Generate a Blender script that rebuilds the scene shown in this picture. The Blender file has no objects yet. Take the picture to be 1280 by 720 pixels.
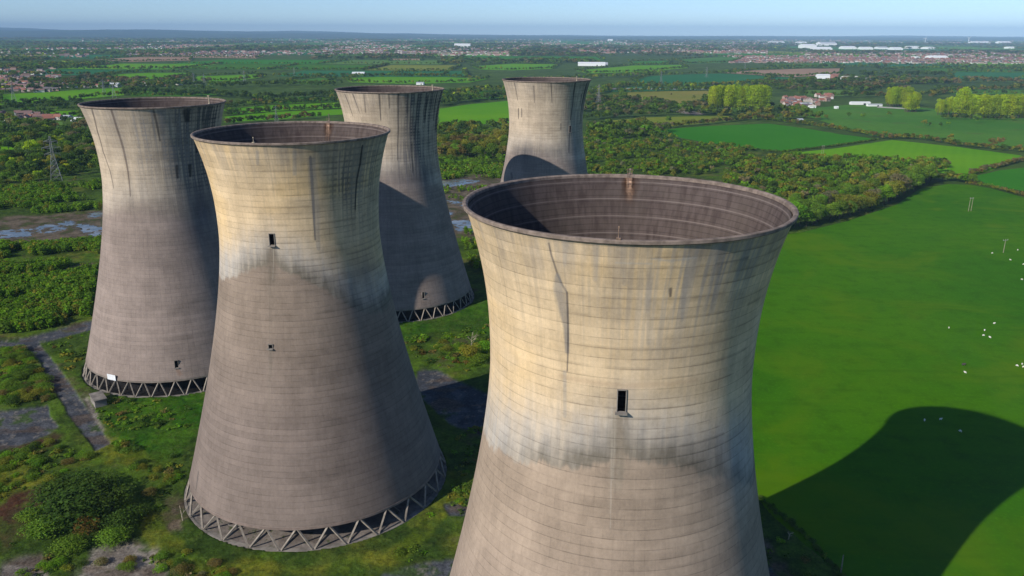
import bpy, math, random
import numpy as np

random.seed(7)
RNG = np.random.default_rng(11)
PI = math.pi
sc = bpy.context.scene
C = sc.collection

# ------------------------------------------------------------------ camera
F_PX = 1006.02 / 1280.0                 # focal length as a share of the picture width
PITCH = 0.3063422; ROLL = 0.0036632; CAM_H = 113.363
cam_d = bpy.data.cameras.new('camera'); cam = bpy.data.objects.new('camera', cam_d); C.objects.link(cam)
cam_d.sensor_width = 36.0; cam_d.lens = 36.0 * F_PX
cam_d.clip_start = 0.5; cam_d.clip_end = 90000
cam.location = (0, 0, CAM_H)
cam.rotation_mode = 'ZYX'
from mathutils import Matrix, Vector
cam.rotation_mode = 'QUATERNION'
_m = Matrix.Rotation(PI / 2 - PITCH, 3, 'X') @ Matrix.Rotation(ROLL, 3, 'Z')
cam.rotation_quaternion = _m.to_quaternion()
sc.camera = cam

# ------------------------------------------------------------------ light
SUN_EL = math.radians(30.2)
SH = np.array([0.757, 0.653])           # the way shadows fall
w = bpy.data.worlds.new('World'); sc.world = w; w.use_nodes = True
nt = w.node_tree; bg = nt.nodes['Background']
sky = nt.nodes.new('ShaderNodeTexSky'); sky.sky_type = 'NISHITA'; sky.sun_disc = False
sky.sun_elevation = SUN_EL
sky.sun_rotation = math.atan2(-SH[0], -SH[1])
sky.altitude = 60; sky.air_density = 0.62; sky.dust_density = 0.0; sky.ozone_density = 4.5
nt.links.new(sky.outputs[0], bg.inputs[0]); bg.inputs[1].default_value = 0.094
sun_d = bpy.data.lights.new('sun', 'SUN'); sun = bpy.data.objects.new('sun', sun_d); C.objects.link(sun)
sun_d.energy = 3.55; sun_d.angle = math.radians(0.5); sun_d.color = (1.0, 0.93, 0.81)
_dir = Vector((SH[0] * math.cos(SUN_EL), SH[1] * math.cos(SUN_EL), -math.sin(SUN_EL)))
sun.rotation_mode = 'QUATERNION'; sun.rotation_quaternion = _dir.to_track_quat('-Z', 'Y')
sc.view_settings.view_transform = 'Standard'; sc.view_settings.look = 'None'
sc.view_settings.gamma = 1; sc.view_settings.exposure = 0.46
sc.view_settings.use_curve_mapping = False
sc.cycles.volume_bounces = 0
sc.cycles.max_bounces = 5
sc.cycles.diffuse_bounces = 3
sc.cycles.volume_max_steps = 64

# ------------------------------------------------------------------ survey helpers
def ray(x, y):
    f = F_PX * 1280
    u, v = x - 640.0, y - 360.0
    cr, sr = math.cos(ROLL), math.sin(ROLL)
    uu = u * cr + v * sr; vv = -u * sr + v * cr
    c, s = math.cos(PITCH), math.sin(PITCH)
    return np.array([uu / f, c - (vv / f) * s, -s - (vv / f) * c])
def G(x, y, z=0.0):
    """surveyed ground point: where the line of sight meets the ground"""
    d = ray(x, y); t = (z - CAM_H) / d[2]
    return (d[0] * t, d[1] * t)
def poly(pts): return [G(*p) for p in pts]
def inside(P, pts):
    """P: (n,2) array; pts polygon in metres"""
    P = np.atleast_2d(P); r = np.zeros(len(P), bool); n = len(pts)
    for i in range(n):
        x0, y0 = pts[i]; x1, y1 = pts[(i + 1) % n]
        c = (y0 > P[:, 1]) != (y1 > P[:, 1])
        xi = (x1 - x0) * (P[:, 1] - y0) / ((y1 - y0) or 1e-9) + x0
        r ^= c & (P[:, 0] < xi)
    return r
def to_px(P):
    P = np.atleast_2d(P); c, s = math.cos(PITCH), math.sin(PITCH)
    z = (P[:, 2] if P.shape[1] > 2 else 0) - CAM_H
    fw = P[:, 1] * c - z * s; up = P[:, 1] * s + z * c; f = F_PX * 1280
    fw = np.maximum(fw, 1e-3)
    return 640 + f * P[:, 0] / fw, 360 - f * up / fw, fw

# ------------------------------------------------------------------ noise (numpy)
def _hash(i, j, seed):
    h = (i.astype(np.int64) * 374761393 + j.astype(np.int64) * 668265263 + seed * 974634777) & 0x7fffffff
    h = ((h ^ (h >> 13)) * 1274126177) & 0x7fffffff
    return ((h ^ (h >> 16)) & 0xffff) / 65535.0
def vnoise(x, y, seed=0, px=None):
    xi = np.floor(x); yi = np.floor(y); fx = x - xi; fy = y - yi
    fx = fx * fx * (3 - 2 * fx); fy = fy * fy * (3 - 2 * fy)
    def m(a): return a % px if px else a
    a = _hash(m(xi), yi, seed); b = _hash(m(xi + 1), yi, seed); c = _hash(m(xi), yi + 1, seed); d = _hash(m(xi + 1), yi + 1, seed)
    return (a * (1 - fx) + b * fx) * (1 - fy) + (c * (1 - fx) + d * fx) * fy
def fbm(x, y, seed=0, o=4):
    r = 0; a = 0.5; t = 0
    for k in range(o):
        r = r + a * vnoise(x * 2 ** k, y * 2 ** k, seed + k); t += a; a *= .55
    return r / t
def sstep(a, b, x):
    t = np.clip((x - a) / (b - a), 0, 1); return t * t * (3 - 2 * t)

# ------------------------------------------------------------------ object helpers
def tag(o, label=None, cat=None, group=None, kind=None):
    if label: o['label'] = label
    if cat: o['category'] = cat
    if group: o['group'] = group
    if kind: o['kind'] = kind
    return o
def empty(name, loc, rz=0.0, parent=None):
    o = bpy.data.objects.new(name, None); C.objects.link(o); o.location = loc; o.rotation_euler = (0, 0, rz)
    o.empty_display_size = 1
    if parent: o.parent = parent
    return o
class MB:
    """collects faces of one mesh"""
    def __init__(s): s.v = []; s.f = []; s.mi = []
    def add(s, v, f, mi=0):
        n = len(s.v); s.v += [tuple(map(float, p)) for p in v]; s.f += [tuple(n + i for i in q) for q in f]; s.mi += [mi] * len(f)
    def box(s, cx, cy, cz, sx, sy, sz, rz=0.0, mi=0, taper=1.0):
        c, n = math.cos(rz), math.sin(rz); v = []
        for z, k in ((-.5, 1), (.5, taper)):
            for x, y in ((-.5, -.5), (.5, -.5), (.5, .5), (-.5, .5)):
                X, Y = x * sx * k, y * sy * k
                v.append((cx + X * c - Y * n, cy + X * n + Y * c, cz + z * sz))
        s.add(v, [(0, 3, 2, 1), (4, 5, 6, 7), (0, 1, 5, 4), (1, 2, 6, 5), (2, 3, 7, 6), (3, 0, 4, 7)], mi)
    def bar(s, p, q, r0, r1=None, n=4, mi=0):
        r1 = r0 if r1 is None else r1
        p = Vector(p); q = Vector(q); d = (q - p).normalized()
        a = d.orthogonal().normalized(); b = d.cross(a); v = []
        for c, r in ((p, r0), (q, r1)):
            for k in range(n):
                t = 2 * PI * (k + .5) / n; v.append(c + a * (r * math.cos(t)) + b * (r * math.sin(t)))
        f = [(k, (k + 1) % n, n + (k + 1) % n, n + k) for k in range(n)] + [tuple(range(n))[::-1], tuple(range(n, 2 * n))]
        s.add(v, f, mi)
    def build(s, name, mats, parent=None, loc=None):
        me = bpy.data.meshes.new(name); me.from_pydata(s.v, [], s.f); me.update()
        for m in (mats if isinstance(mats, (list, tuple)) else [mats]): me.materials.append(m)
        if any(s.mi): me.polygons.foreach_set('material_index', s.mi)
        o = bpy.data.objects.new(name, me); C.objects.link(o)
        if parent: o.parent = parent
        if loc: o.location = loc
        return o
def np_mesh(name, V, Q, mats, tint=None, smooth=False, mi=None):
    me = bpy.data.meshes.new(name); n = len(V); k = Q.shape[1]
    me.vertices.add(n); me.vertices.foreach_set('co', np.asarray(V, np.float32).ravel())
    me.loops.add(len(Q) * k); me.loops.foreach_set('vertex_index', np.asarray(Q, np.int32).ravel())
    me.polygons.add(len(Q)); me.polygons.foreach_set('loop_start', np.arange(0, len(Q) * k, k, dtype=np.int32))
    me.polygons.foreach_set('loop_total', np.full(len(Q), k, np.int32))
    me.polygons.foreach_set('use_smooth', np.full(len(Q), smooth, bool))
    for m in (mats if isinstance(mats, (list, tuple)) else [mats]): me.materials.append(m)
    if mi is not None: me.polygons.foreach_set('material_index', np.asarray(mi, np.int32))
    if tint is not None:
        a = me.attributes.new('tint', 'FLOAT_COLOR', 'POINT')
        t = np.ones((n, 4), np.float32); t[:, :3] = tint; a.data.foreach_set('color', t.ravel())
    me.update(calc_edges=True); me.validate()
    return me
def obj_of(name, me, parent=None, loc=None):
    o = bpy.data.objects.new(name, me); C.objects.link(o)
    if parent: o.parent = parent
    if loc is not None: o.location = loc
    return o

# ------------------------------------------------------------------ materials
class N:
    """small node-graph writer"""
    def __init__(s, name, rough=0.9, spec=0.2):
        s.m = bpy.data.materials.new(name); s.m.use_nodes = True; s.t = s.m.node_tree
        s.b = s.t.nodes['Principled BSDF']; s.b.inputs['Roughness'].default_value = rough
        s.b.inputs['Specular IOR Level'].default_value = spec
    def n(s, typ, **kw):
        x = s.t.nodes.new(typ)
        for k, v in kw.items(): setattr(x, k, v)
        return x
    def set(s, inp, val):
        if hasattr(val, 'is_linked') or hasattr(val, 'links'): s.t.links.new(val, inp)
        else: inp.default_value = val
    def math(s, op, a, b=0.0, c=None):
        x = s.n('ShaderNodeMath', operation=op); s.set(x.inputs[0], a); s.set(x.inputs[1], b)
        if c is not None: s.set(x.inputs[2], c)
        return x.outputs[0]
    def noise(s, vec, scale, detail=3, rough=.55, dist=0.0):
        x = s.n('ShaderNodeTexNoise'); s.set(x.inputs['Vector'], vec); x.inputs['Scale'].default_value = scale
        x.inputs['Detail'].default_value = detail; x.inputs['Roughness'].default_value = rough; x.inputs['Distortion'].default_value = dist
        return x.outputs[0]
    def ramp(s, fac, a, b, lo=0.0, hi=1.0):
        x = s.n('ShaderNodeMapRange', interpolation_type='SMOOTHSTEP'); s.set(x.inputs[0], fac)
        x.inputs[1].default_value = a; x.inputs[2].default_value = b; x.inputs[3].default_value = lo; x.inputs[4].default_value = hi
        return x.outputs[0]
    def mix(s, fac, a, b, blend='MIX'):
        x = s.n('ShaderNodeMix', data_type='RGBA', blend_type=blend, clamp_factor=True)
        s.set(x.inputs[0], fac)
        for i, v in ((6, a), (7, b)):
            if isinstance(v, tuple) and len(v) == 3: v = v + (1,)
            s.set(x.inputs[i], v)
        return x.outputs[2]
    def pos(s): return s.n('ShaderNodeNewGeometry').outputs['Position']
    def objco(s): return s.n('ShaderNodeTexCoord').outputs['Object']
    def attr(s, name): return s.n('ShaderNodeAttribute', attribute_name=name).outputs['Color']
    def mapping(s, vec, scale=(1, 1, 1), rot=(0, 0, 0)):
        x = s.n('ShaderNodeMapping'); s.set(x.inputs[0], vec); x.inputs['Scale'].default_value = scale; x.inputs['Rotation'].default_value = rot
        return x.outputs[0]
    def bump(s, h, strength=.3, dist=.1):
        x = s.n('ShaderNodeBump'); x.inputs['Strength'].default_value = strength; x.inputs['Distance'].default_value = dist
        s.set(x.inputs['Height'], h); s.t.links.new(x.outputs[0], s.b.inputs['Normal'])
    def out(s, col):
        s.set(s.b.inputs['Base Color'], col + (1,) if isinstance(col, tuple) and len(col) == 3 else col); return s.m

def simple(name, col, var=.25, scale=.5, rough=.85, metal=0.0):
    g = N(name, rough); g.b.inputs['Metallic'].default_value = metal
    k = g.noise(g.objco(), scale, 4)
    lo = tuple(c * (1 - var) for c in col); hi = tuple(min(1, c * (1 + var)) for c in col)
    return g.out(g.mix(g.ramp(k, .3, .7), lo, hi))

def mat_concrete(name, fine, lift, vert, grid_dark):
    g = N(name, .92, .15); p = g.objco()
    sep = g.n('ShaderNodeSeparateXYZ'); g.set(sep.inputs[0], p)
    X, Y, Z = sep.outputs
    ang = g.math('ARCTAN2', Y, X)
    col = g.attr('tint')
    # one pour per lift: faint tone steps and a dark joint line
    zz = g.math('ADD', g.math('DIVIDE', Z, lift), g.math('MULTIPLY', g.math('SUBTRACT', g.noise(g.mapping(p, (.05, .05, .02)), 1.0, 2), .5), .25))
    cell = g.math('FLOOR', zz); fr = g.math('FRACT', zz)
    au = g.math('MULTIPLY', ang, vert / (2 * PI)); acell = g.math('FLOOR', g.math('ADD', au, g.math('MULTIPLY', cell, .5 if grid_dark < .5 else 0.0))); afr = g.math('FRACT', au)
    comb = g.n('ShaderNodeCombineXYZ'); g.set(comb.inputs[0], acell); g.set(comb.inputs[1], cell)
    wn = g.n('ShaderNodeTexWhiteNoise', noise_dimensions='2D'); g.set(wn.inputs[0], comb.outputs[0])
    wn1 = g.n('ShaderNodeTexWhiteNoise', noise_dimensions='1D'); g.set(wn1.inputs[1], cell)
    tone = g.math('ADD', g.math('MULTIPLY', wn.outputs[0], .07), g.math('MULTIPLY', wn1.outputs[0], .10))
    # streaks that run down the wall
    st = g.noise(g.mapping(p, (1.3, 1.3, .045)), 1.0, 4, .6)
    st2 = g.noise(g.mapping(p, (.35, .35, .02)), 1.0, 3, .6)
    blotch = g.noise(p, .12, 5, .6); grain = g.noise(p, 2.2, 4, .7)
    k = g.math('ADD', .79, tone)
    k = g.math('ADD', k, g.ramp(st, .3, .75, -.05, .05))
    k = g.math('ADD', k, g.ramp(st2, .3, .7, -.035, .035))
    k = g.math('ADD', k, g.ramp(blotch, .3, .7, -.09, .10))
    k = g.math('ADD', k, g.ramp(grain, .25, .75, -.07, .07))
    dj = g.math('MULTIPLY', g.math('LESS_THAN', fr, .085), g.ramp(g.noise(g.mapping(p, (.25, .25, .9)), 1.0, 3), .35, .6, .15, 1.0))
    dv = g.math('MULTIPLY', g.math('LESS_THAN', afr, .10), g.ramp(g.noise(p, .35, 2), .35, .65, 0.0, 1.0))
    k = g.math('SUBTRACT', k, g.math('MULTIPLY', dj, fine)); k = g.math('SUBTRACT', k, g.math('MULTIPLY', dv, fine * grid_dark))
    sc_ = g.n('ShaderNodeVectorMath', operation='SCALE'); g.set(sc_.inputs[0], col); g.set(sc_.inputs[3], k)
    h = g.math('ADD', g.math('MULTIPLY', g.math('SUBTRACT', 1.0, dj), .6), g.math('ADD', g.math('MULTIPLY', fr, .5), g.math('MULTIPLY', grain, .5)))
    g.bump(h, .35, .12); g.b.inputs['Diffuse Roughness'].default_value = 0.0
    return g.out(sc_.outputs[0])

M = {}
M['concrete_warm'] = mat_concrete('concrete_warm', .24, 1.35, 96, .25)
M['concrete_grey'] = mat_concrete('concrete_grey', .20, 1.25, 100, .8)
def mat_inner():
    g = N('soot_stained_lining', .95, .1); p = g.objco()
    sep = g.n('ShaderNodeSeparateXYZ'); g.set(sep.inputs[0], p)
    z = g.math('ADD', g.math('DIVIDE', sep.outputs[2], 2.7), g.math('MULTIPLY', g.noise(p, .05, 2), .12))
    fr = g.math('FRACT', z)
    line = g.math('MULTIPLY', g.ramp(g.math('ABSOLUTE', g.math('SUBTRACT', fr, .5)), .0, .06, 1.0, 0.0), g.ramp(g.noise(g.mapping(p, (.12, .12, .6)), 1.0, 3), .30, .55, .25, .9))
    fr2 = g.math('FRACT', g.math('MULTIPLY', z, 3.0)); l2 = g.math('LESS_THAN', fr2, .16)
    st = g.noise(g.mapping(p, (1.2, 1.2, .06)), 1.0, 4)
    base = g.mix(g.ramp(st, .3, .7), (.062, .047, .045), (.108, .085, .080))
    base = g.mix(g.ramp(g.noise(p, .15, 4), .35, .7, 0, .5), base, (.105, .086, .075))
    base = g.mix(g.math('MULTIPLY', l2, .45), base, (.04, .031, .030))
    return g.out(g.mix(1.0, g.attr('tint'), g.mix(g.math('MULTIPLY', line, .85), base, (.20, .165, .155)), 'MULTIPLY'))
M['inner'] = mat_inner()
M['rim'] = simple('weathered_rim', (.21, .165, .14), .35, .9)
M['leg'] = simple('leg_concrete', (.27, .235, .20), .3, .8)
M['lintel'] = simple('lintel_concrete', (.22, .185, .16), .2, .5)
M['lintel_warm'] = simple('lintel_concrete_brown', (.22, .17, .15), .2, .5)
M['kerb'] = simple('basin_concrete', (.22, .20, .18), .35, .4)
M['dark'] = simple('dark_packing', (.012, .011, .012), .3, 1.2)
M['black'] = simple('black_void', (.008, .008, .008), .1, 1)
M['steel'] = simple('rusty_steel', (.22, .15, .11), .4, 1.5, .7)
M['pale_steel'] = simple('galvanised_steel', (.26, .27, .28), .15, .3, .6)
M['white'] = simple('white_sheet', (.72, .74, .78), .1, 1)
M['trunk'] = simple('bark', (.10, .078, .058), .4, 1.5)
M['deadwood'] = simple('bare_wood', (.42, .36, .27), .3, 1.5)
M['wood_pole'] = simple('pole_wood', (.30, .26, .20), .25, 1.0)

def mat_leaf():
    g = N('foliage', .8, .25)
    oi = g.n('ShaderNodeObjectInfo')
    c = g.mix(1.0, g.attr('tint'), oi.outputs['Color'], 'MULTIPLY')
    g.out(c)
    tr = g.n('ShaderNodeBsdfTranslucent'); g.set(tr.inputs[0], c)
    mx = g.n('ShaderNodeMixShader'); mx.inputs[0].default_value = .50
    g.t.links.new(g.b.outputs[0], mx.inputs[1]); g.t.links.new(tr.outputs[0], mx.inputs[2])
    g.t.links.new(mx.outputs[0], g.t.nodes['Material Output'].inputs[0])
    return g.m
M['leaf'] = mat_leaf()
def mat_tint(name, rough=.8):
    g = N(name, rough, .3); oi = g.n('ShaderNodeObjectInfo')
    return g.out(g.mix(1.0, g.attr('tint'), oi.outputs['Color'], 'MULTIPLY'))
M['paint'] = mat_tint('house_finish')

def mat_field(name, a, b, stripe=0.0, rot=0.0, big=.006, dry=None, grainy=1.0, yel=None):
    g = N(name, .95, .05); p = g.pos()
    k = g.ramp(g.noise(p, big, 5, .6), .34, .66)
    c = g.mix(k, a, b)
    fine = g.noise(p, .12, 5, .7)
    c = g.mix(g.ramp(fine, .42, .75, 0, .45 * grainy), c, tuple(x * .55 for x in a))
    tuft = g.noise(p, .9, 3, .7)
    c = g.mix(g.ramp(tuft, .5, .8, 0, .5 * grainy), c, tuple(x * 1.5 for x in b))
    if yel: c = g.mix(g.ramp(g.noise(p, .018, 5, .6, .8), .48, .70, 0, .75), c, yel)
    if yel: c = g.mix(g.ramp(g.noise(g.mapping(p, (.02, .16, 1), (0, 0, .75)), 1.0, 3, .6), .5, .75, 0, .35), c, tuple(x * .72 for x in a))
    if dry: c = g.mix(g.ramp(g.noise(p, .022, 5, .6), .55, .75, 0, .8), c, dry)
    if stripe:
        wv = g.n('ShaderNodeTexWave'); g.set(wv.inputs[0], g.mapping(p, (1, 1, 1), (0, 0, rot))); wv.inputs['Scale'].default_value = .035
        wv.inputs['Distortion'].default_value = 1.5; wv.inputs['Detail'].default_value = 1; wv.inputs['Detail Scale'].default_value = .3
        c = g.mix(g.math('MULTIPLY', wv.outputs[1], stripe), c, tuple(x * 1.35 for x in b))
    return g.out(c)
def mat_ground():
    """rough ground: grass of several ages, moss, dead growth, bare soil; darker wood floor far out"""
    g = N('rough_ground', .95, .05); p = g.pos()
    a = g.noise(p, .018, 5, .62, .6); b = g.noise(p, .05, 5, .65); c_ = g.noise(p, .35, 4, .7); d = g.noise(p, 1.6, 3, .7)
    c = g.mix(g.ramp(a, .38, .62), (.018, .045, .008), (.050, .092, .012))
    c = g.mix(g.ramp(b, .50, .68, 0, .75), c, (.105, .115, .018))
    c = g.mix(g.ramp(g.noise(p, .028, 5, .65, .8), .60, .70, 0, .6), c, (.085, .062, .036))
    c = g.mix(g.ramp(c_, .45, .72, 0, .65), c, (.014, .030, .007))
    c = g.mix(g.ramp(d, .52, .78, 0, .55), c, (.085, .115, .025))
    ln = g.n('ShaderNodeVectorMath', operation='LENGTH'); g.set(ln.inputs[0], p)
    far = g.ramp(ln.outputs['Value'], 500, 1100)
    fc = g.mix(g.ramp(g.noise(p, .012, 6, .7), .35, .65), (.044, .084, .014), (.085, .145, .022))
    fc = g.mix(g.ramp(g.noise(p, .05, 4, .7), .48, .62, 0, .8), fc, (.030, .060, .013))
    fc = g.mix(g.ramp(g.noise(p, .09, 3, .7), .55, .68, 0, .6), fc, (.075, .105, .03))
    fc = g.mix(g.ramp(g.noise(p, .0012, 5, .6), .5, .62, 0, .7), fc, (.045, .085, .022))
    c = g.mix(far, c, fc)
    g.bump(c_, .6, 1.0)
    return g.out(c)
M['ground'] = mat_ground()
def mat_asphalt():
    g = N('old_asphalt', .8, .3); p = g.pos()
    c = g.mix(g.ramp(g.noise(p, .12, 5, .65), .35, .65), (.028, .030, .036), (.065, .064, .068))
    c = g.mix(g.ramp(g.noise(p, .3, 4, .7), .60, .68, 0, .9), c, (.07, .055, .04))
    c = g.mix(g.ramp(g.noise(p, .55, 4, .7), .63, .70, 0, .8), c, (.035, .07, .012))
    c = g.mix(g.ramp(g.noise(p, 1.5, 3, .7), .68, .74, 0, .8), c, (.30, .27, .24))
    return g.out(c)
M['asphalt'] = mat_asphalt()
def mat_rubble(name, a, b, c3):
    g = N(name, .95, .1); p = g.pos()
    c = g.mix(g.ramp(g.noise(p, .15, 5, .7, .5), .35, .65), a, b)
    c = g.mix(g.ramp(g.noise(p, .5, 4, .75), .55, .68, 0, .9), c, c3)
    g.bump(g.noise(p, .8, 4), .5, .4); return g.out(c)
M['rubble'] = mat_rubble('pale_rubble', (.13, .11, .10), (.24, .21, .19), (.05, .07, .02))
M['mud'] = mat_rubble('brown_mud', (.075, .058, .035), (.13, .10, .065), (.04, .065, .015))
M['moss'] = mat_rubble('yellow_moss_grass', (.085, .12, .012), (.12, .14, .016), (.05, .08, .012))
M['brick_moss'] = mat_rubble('rust_brown_growth', (.09, .035, .018), (.06, .05, .02), (.03, .035, .02))
def mat_water():
    g = N('shallow_water', .22, .6); p = g.pos()
    
    g.bump(g.noise(p, 1.5, 3), .08, .1)
    c = g.mix(g.ramp(g.noise(p, .1, 4), .45, .6), (.12, .14, .15), (.22, .235, .24)); return g.out(c)
M['water'] = mat_water()

# ------------------------------------------------------------------ the ground
def sheet(name, pts, mat, z, sub=0):
    me = bpy.data.meshes.new(name)
    me.from_pydata([(x, y, 0) for x, y in pts], [], [tuple(range(len(pts)))]); me.update()
    if me.polygons[0].normal.z < 0: me.flip_normals()
    me.materials.append(mat)
    o = bpy.data.objects.new(name, me); C.objects.link(o); o.location.z = z; o['kind'] = 'structure'
    return o
def wobble(pts, amp, n=6, seed=0):
    """subdivide a polygon's edges and make them uneven"""
    r = random.Random(seed); o = []
    for i in range(len(pts)):
        a = np.array(pts[i]); b = np.array(pts[(i + 1) % len(pts)]); d = b - a; L = np.hypot(*d); nn = np.array([-d[1], d[0]]) / (L or 1)
        for k in range(n):
            t = k / n; o.append(tuple(a + d * t + nn * (r.uniform(-amp, amp) if k else 0)))
    return o
g_ = sheet('ground', [(-30000, -1500), (30000, -1500), (30000, 43000), (-30000, 43000)], M['ground'], 0)

# fields: (corners as surveyed, two greens, layer)
FIELD_M = {
 'vivid': mat_field('field_vivid', (.036, .142, .0010), (.058, .172, .0014), 0, 0, .010, None, 1.1, (.092, .178, .0016)),
 'bright': mat_field('field_bright', (.080, .260, .002), (.130, .310, .003), .10, .5, .004, None, .4),
 'deep': mat_field('field_deep', (.030, .170, .004), (.042, .195, .006), .04, .3, .004, None, .4),
 'mid': mat_field('field_mid', (.050, .165, .016), (.085, .205, .02), .0, 1.1, .005, (.09, .12, .03), .8),
 'pale': mat_field('field_pale', (.085, .185, .030), (.11, .205, .035), .1, 1.0, .003, None, .5),
 'straw': mat_field('field_straw', (.18, .20, .030), (.25, .215, .05), .0, .2, .006, (.21, .13, .06), .8),
 'olive': mat_field('field_olive', (.165, .215, .020), (.21, .23, .028), .0, .2, .006, (.16, .11, .04), .8),
 'teal': mat_field('field_teal', (.024, .135, .045), (.034, .155, .05), .1, .9, .003, None, .3),
 'soil': mat_field('field_soil', (.30, .19, .125), (.36, .24, .16), .1, .8, .003, None, .3),
}
FIELDS = [
 ('vivid', [(946, 620), (960, 640), (1052, 722), (1180, 830), (1700, 1400), (2400, 420), (1330, 259), (1280, 247), (1240, 236), (1212, 231), (1185, 230), (1150, 236), (1120, 256), (1060, 276), (1000, 291), (960, 296), (900, 330), (850, 480)]),
 ('bright', [(975, 193), (1040, 186), (1115, 175), (1200, 184), (1277, 194.5), (1258, 204), (1236, 214), (1205, 218), (1150, 214), (1050, 206), (990, 201)]),
 ('deep', [(825, 164), (847, 160), (900, 157), (960, 154.5), (1010, 161), (1050, 168), (1098, 174), (1040, 181), (978, 189), (930, 184), (880, 178), (850, 172)]),
 ('mid', [(985, 138), (1060, 131), (1140, 133), (1210, 141), (1300, 148), (1300, 187), (1220, 179), (1130, 171), (1090, 170), (1030, 152)]),
 ('deep', [(1212, 221), (1250, 213), (1330, 203), (1400, 212), (1360, 254), (1290, 240), (1240, 232)]),
 ('straw', [(775, 116), (830, 114), (893, 113.5), (888, 122), (872, 133), (840, 132), (815, 127), (780, 124)]),
 ('olive', [(735, 154), (765, 150.5), (802, 147), (860, 145.5), (915, 145), (924, 149), (880, 154), (832, 158.5), (790, 157), (740, 158)]),
 ('teal', [(790, 101), (812, 95), (860, 93), (902, 92), (945, 94), (968, 96), (958, 103), (900, 106.5), (850, 107), (800, 105.5)]),
 ('teal', [(740, 112), (790, 108.5), (880, 110), (880, 112.5), (760, 115)]),
 ('soil', [(903, 91), (940, 88), (1000, 86), (1054, 85.5), (1050, 93), (990, 96.5), (950, 94)]),
 ('teal', [(1186, 88.5), (1240, 86.5), (1300, 86), (1300, 99), (1240, 99.5), (1188, 98)]),
 ('teal', [(960, 96), (990, 97), (985, 105), (955, 104)]),
 ('bright', [(549, 136), (590, 130), (636, 126), (640, 140), (636, 154), (590, 156), (548, 156)]),
 ('pale', [(1000, 113), (1060, 112), (1075, 118), (1040, 121), (1000, 119)]),
 ('mid', [(1170, 112), (1290, 112), (1290, 118), (1190, 118)]),
 ('bright', [(0, 118), (60, 115), (110, 111.5), (155, 110), (155, 119), (100, 124), (40, 128.5), (0, 131)]),
 ('vivid', [(160, 113), (200, 111), (262, 113), (275, 119), (230, 121), (165, 120)]),
 ('bright', [(28, 142.5), (60, 139.5), (110, 137), (118, 144), (70, 147.5)]),
 ('bright', [(125, 97), (150, 92.5), (185, 91), (232, 91), (240, 95), (200, 99), (160, 100)]),
 ('bright', [(230, 96), (320, 93), (325, 97), (290, 102), (240, 101)]),
 ('bright', [(278, 137), (330, 132), (400, 129), (425, 128), (428, 135), (360, 138), (290, 143)]),
 ('bright', [(280, 146), (340, 140), (428, 136.5), (430, 143), (350, 149), (280, 153)]),
 ('vivid', [(320, 124), (380, 121), (415, 122), (418, 127), (350, 130)]),
 ('mid', [(340, 104), (400, 97), (420, 100), (400, 106)]),
 ('bright', [(428, 98), (480, 95.5), (560, 96.5), (610, 98.5), (585, 103.5), (500, 105), (440, 103)]),
 ('bright', [(590, 83), (640, 79.5), (700, 80.5), (690, 86), (640, 88), (600, 87)]),
 ('soil', [(490, 92.5), (520, 90.5), (560, 91), (555, 95), (500, 95.5)]),
 ('soil', [(118, 74.5), (170, 71.5), (240, 72), (238, 75.5), (160, 77.5)]),
 ('soil', [(168, 71.2), (215, 69.8), (330, 70), (320, 73), (240, 72)]),
 ('soil', [(484, 73.5), (528, 73.5), (526, 76.5), (486, 76.5)]),
 ('bright', [(720, 88), (790, 82), (850, 81), (860, 85), (800, 90), (735, 92)]),
 ('mid', [(840, 75), (900, 71), (930, 72), (915, 78), (860, 80)]),
 ('deep', [(786, 77), (840, 76), (835, 80), (790, 81)]),
 ('mid', [(960, 80), (1040, 79), (1050, 83), (970, 84.5)]),
 ('bright', [(0, 176), (18, 172), (22, 186), (0, 189)]),
 ('pale', [(52, 156), (75, 152), (84, 157), (70, 162)]),
]
FIELD_POLY = []
for i, (k, px) in enumerate(FIELDS):
    P = poly(px); FIELD_POLY.append(P)
    d = np.hypot(*np.mean(P, 0)); z = .004 * (i + 1) + d * 2e-5
    sheet('field', P if i == 0 else wobble(P, d * .0015, 4, i), FIELD_M[k], z)

# a patchwork of further fields out to the horizon
HEDGE_LINES = []; WOOD_CELLS = []
rr = random.Random(5)
y = 620.0; row = 0
while y < 15000:
    y2 = y * rr.uniform(1.13, 1.22)
    x = -0.80 * y2 - 200
    tops = {}
    while x < 0.80 * y2 + 200:
        x2 = x + rr.uniform(.8, 1.8) * (130 + .075 * y)
        jt = lambda: rr.uniform(-.05, .05) * (y2 - y)
        q = [(x, y + jt() + (y2 - y) * .06), (x2, y + jt() + (y2 - y) * .06), (x2 + rr.uniform(-30, 30), y2 + jt()), (x + rr.uniform(-30, 30), y2 + jt())]
        c = np.mean(q, 0)
        hit = any(inside(np.array([p]), P)[0] for P in FIELD_POLY for p in (q + [c]))
        scrub_zone = (c[1] < 1000 and -500 < c[0] < 500)
        r = rr.random()
        wood_p = .42 if y < 5000 else .5
        if not hit and not scrub_zone:
            if r > wood_p:
                k = rr.choice(['bright', 'deep', 'mid', 'mid', 'pale', 'pale', 'vivid', 'deep', 'olive', 'teal', 'teal', 'bright', 'soil' if rr.random() < .4 else 'mid'])
                sheet('field', wobble(q, (y2 - y) * .03, 3, row), FIELD_M[k], .2 + y * 3e-5)
                HEDGE_LINES += [(q[0], q[1], y), (q[1], q[2], y)]
            else: WOOD_CELLS.append((q, y))
        row += 1; x = x2
    y = y2
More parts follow.
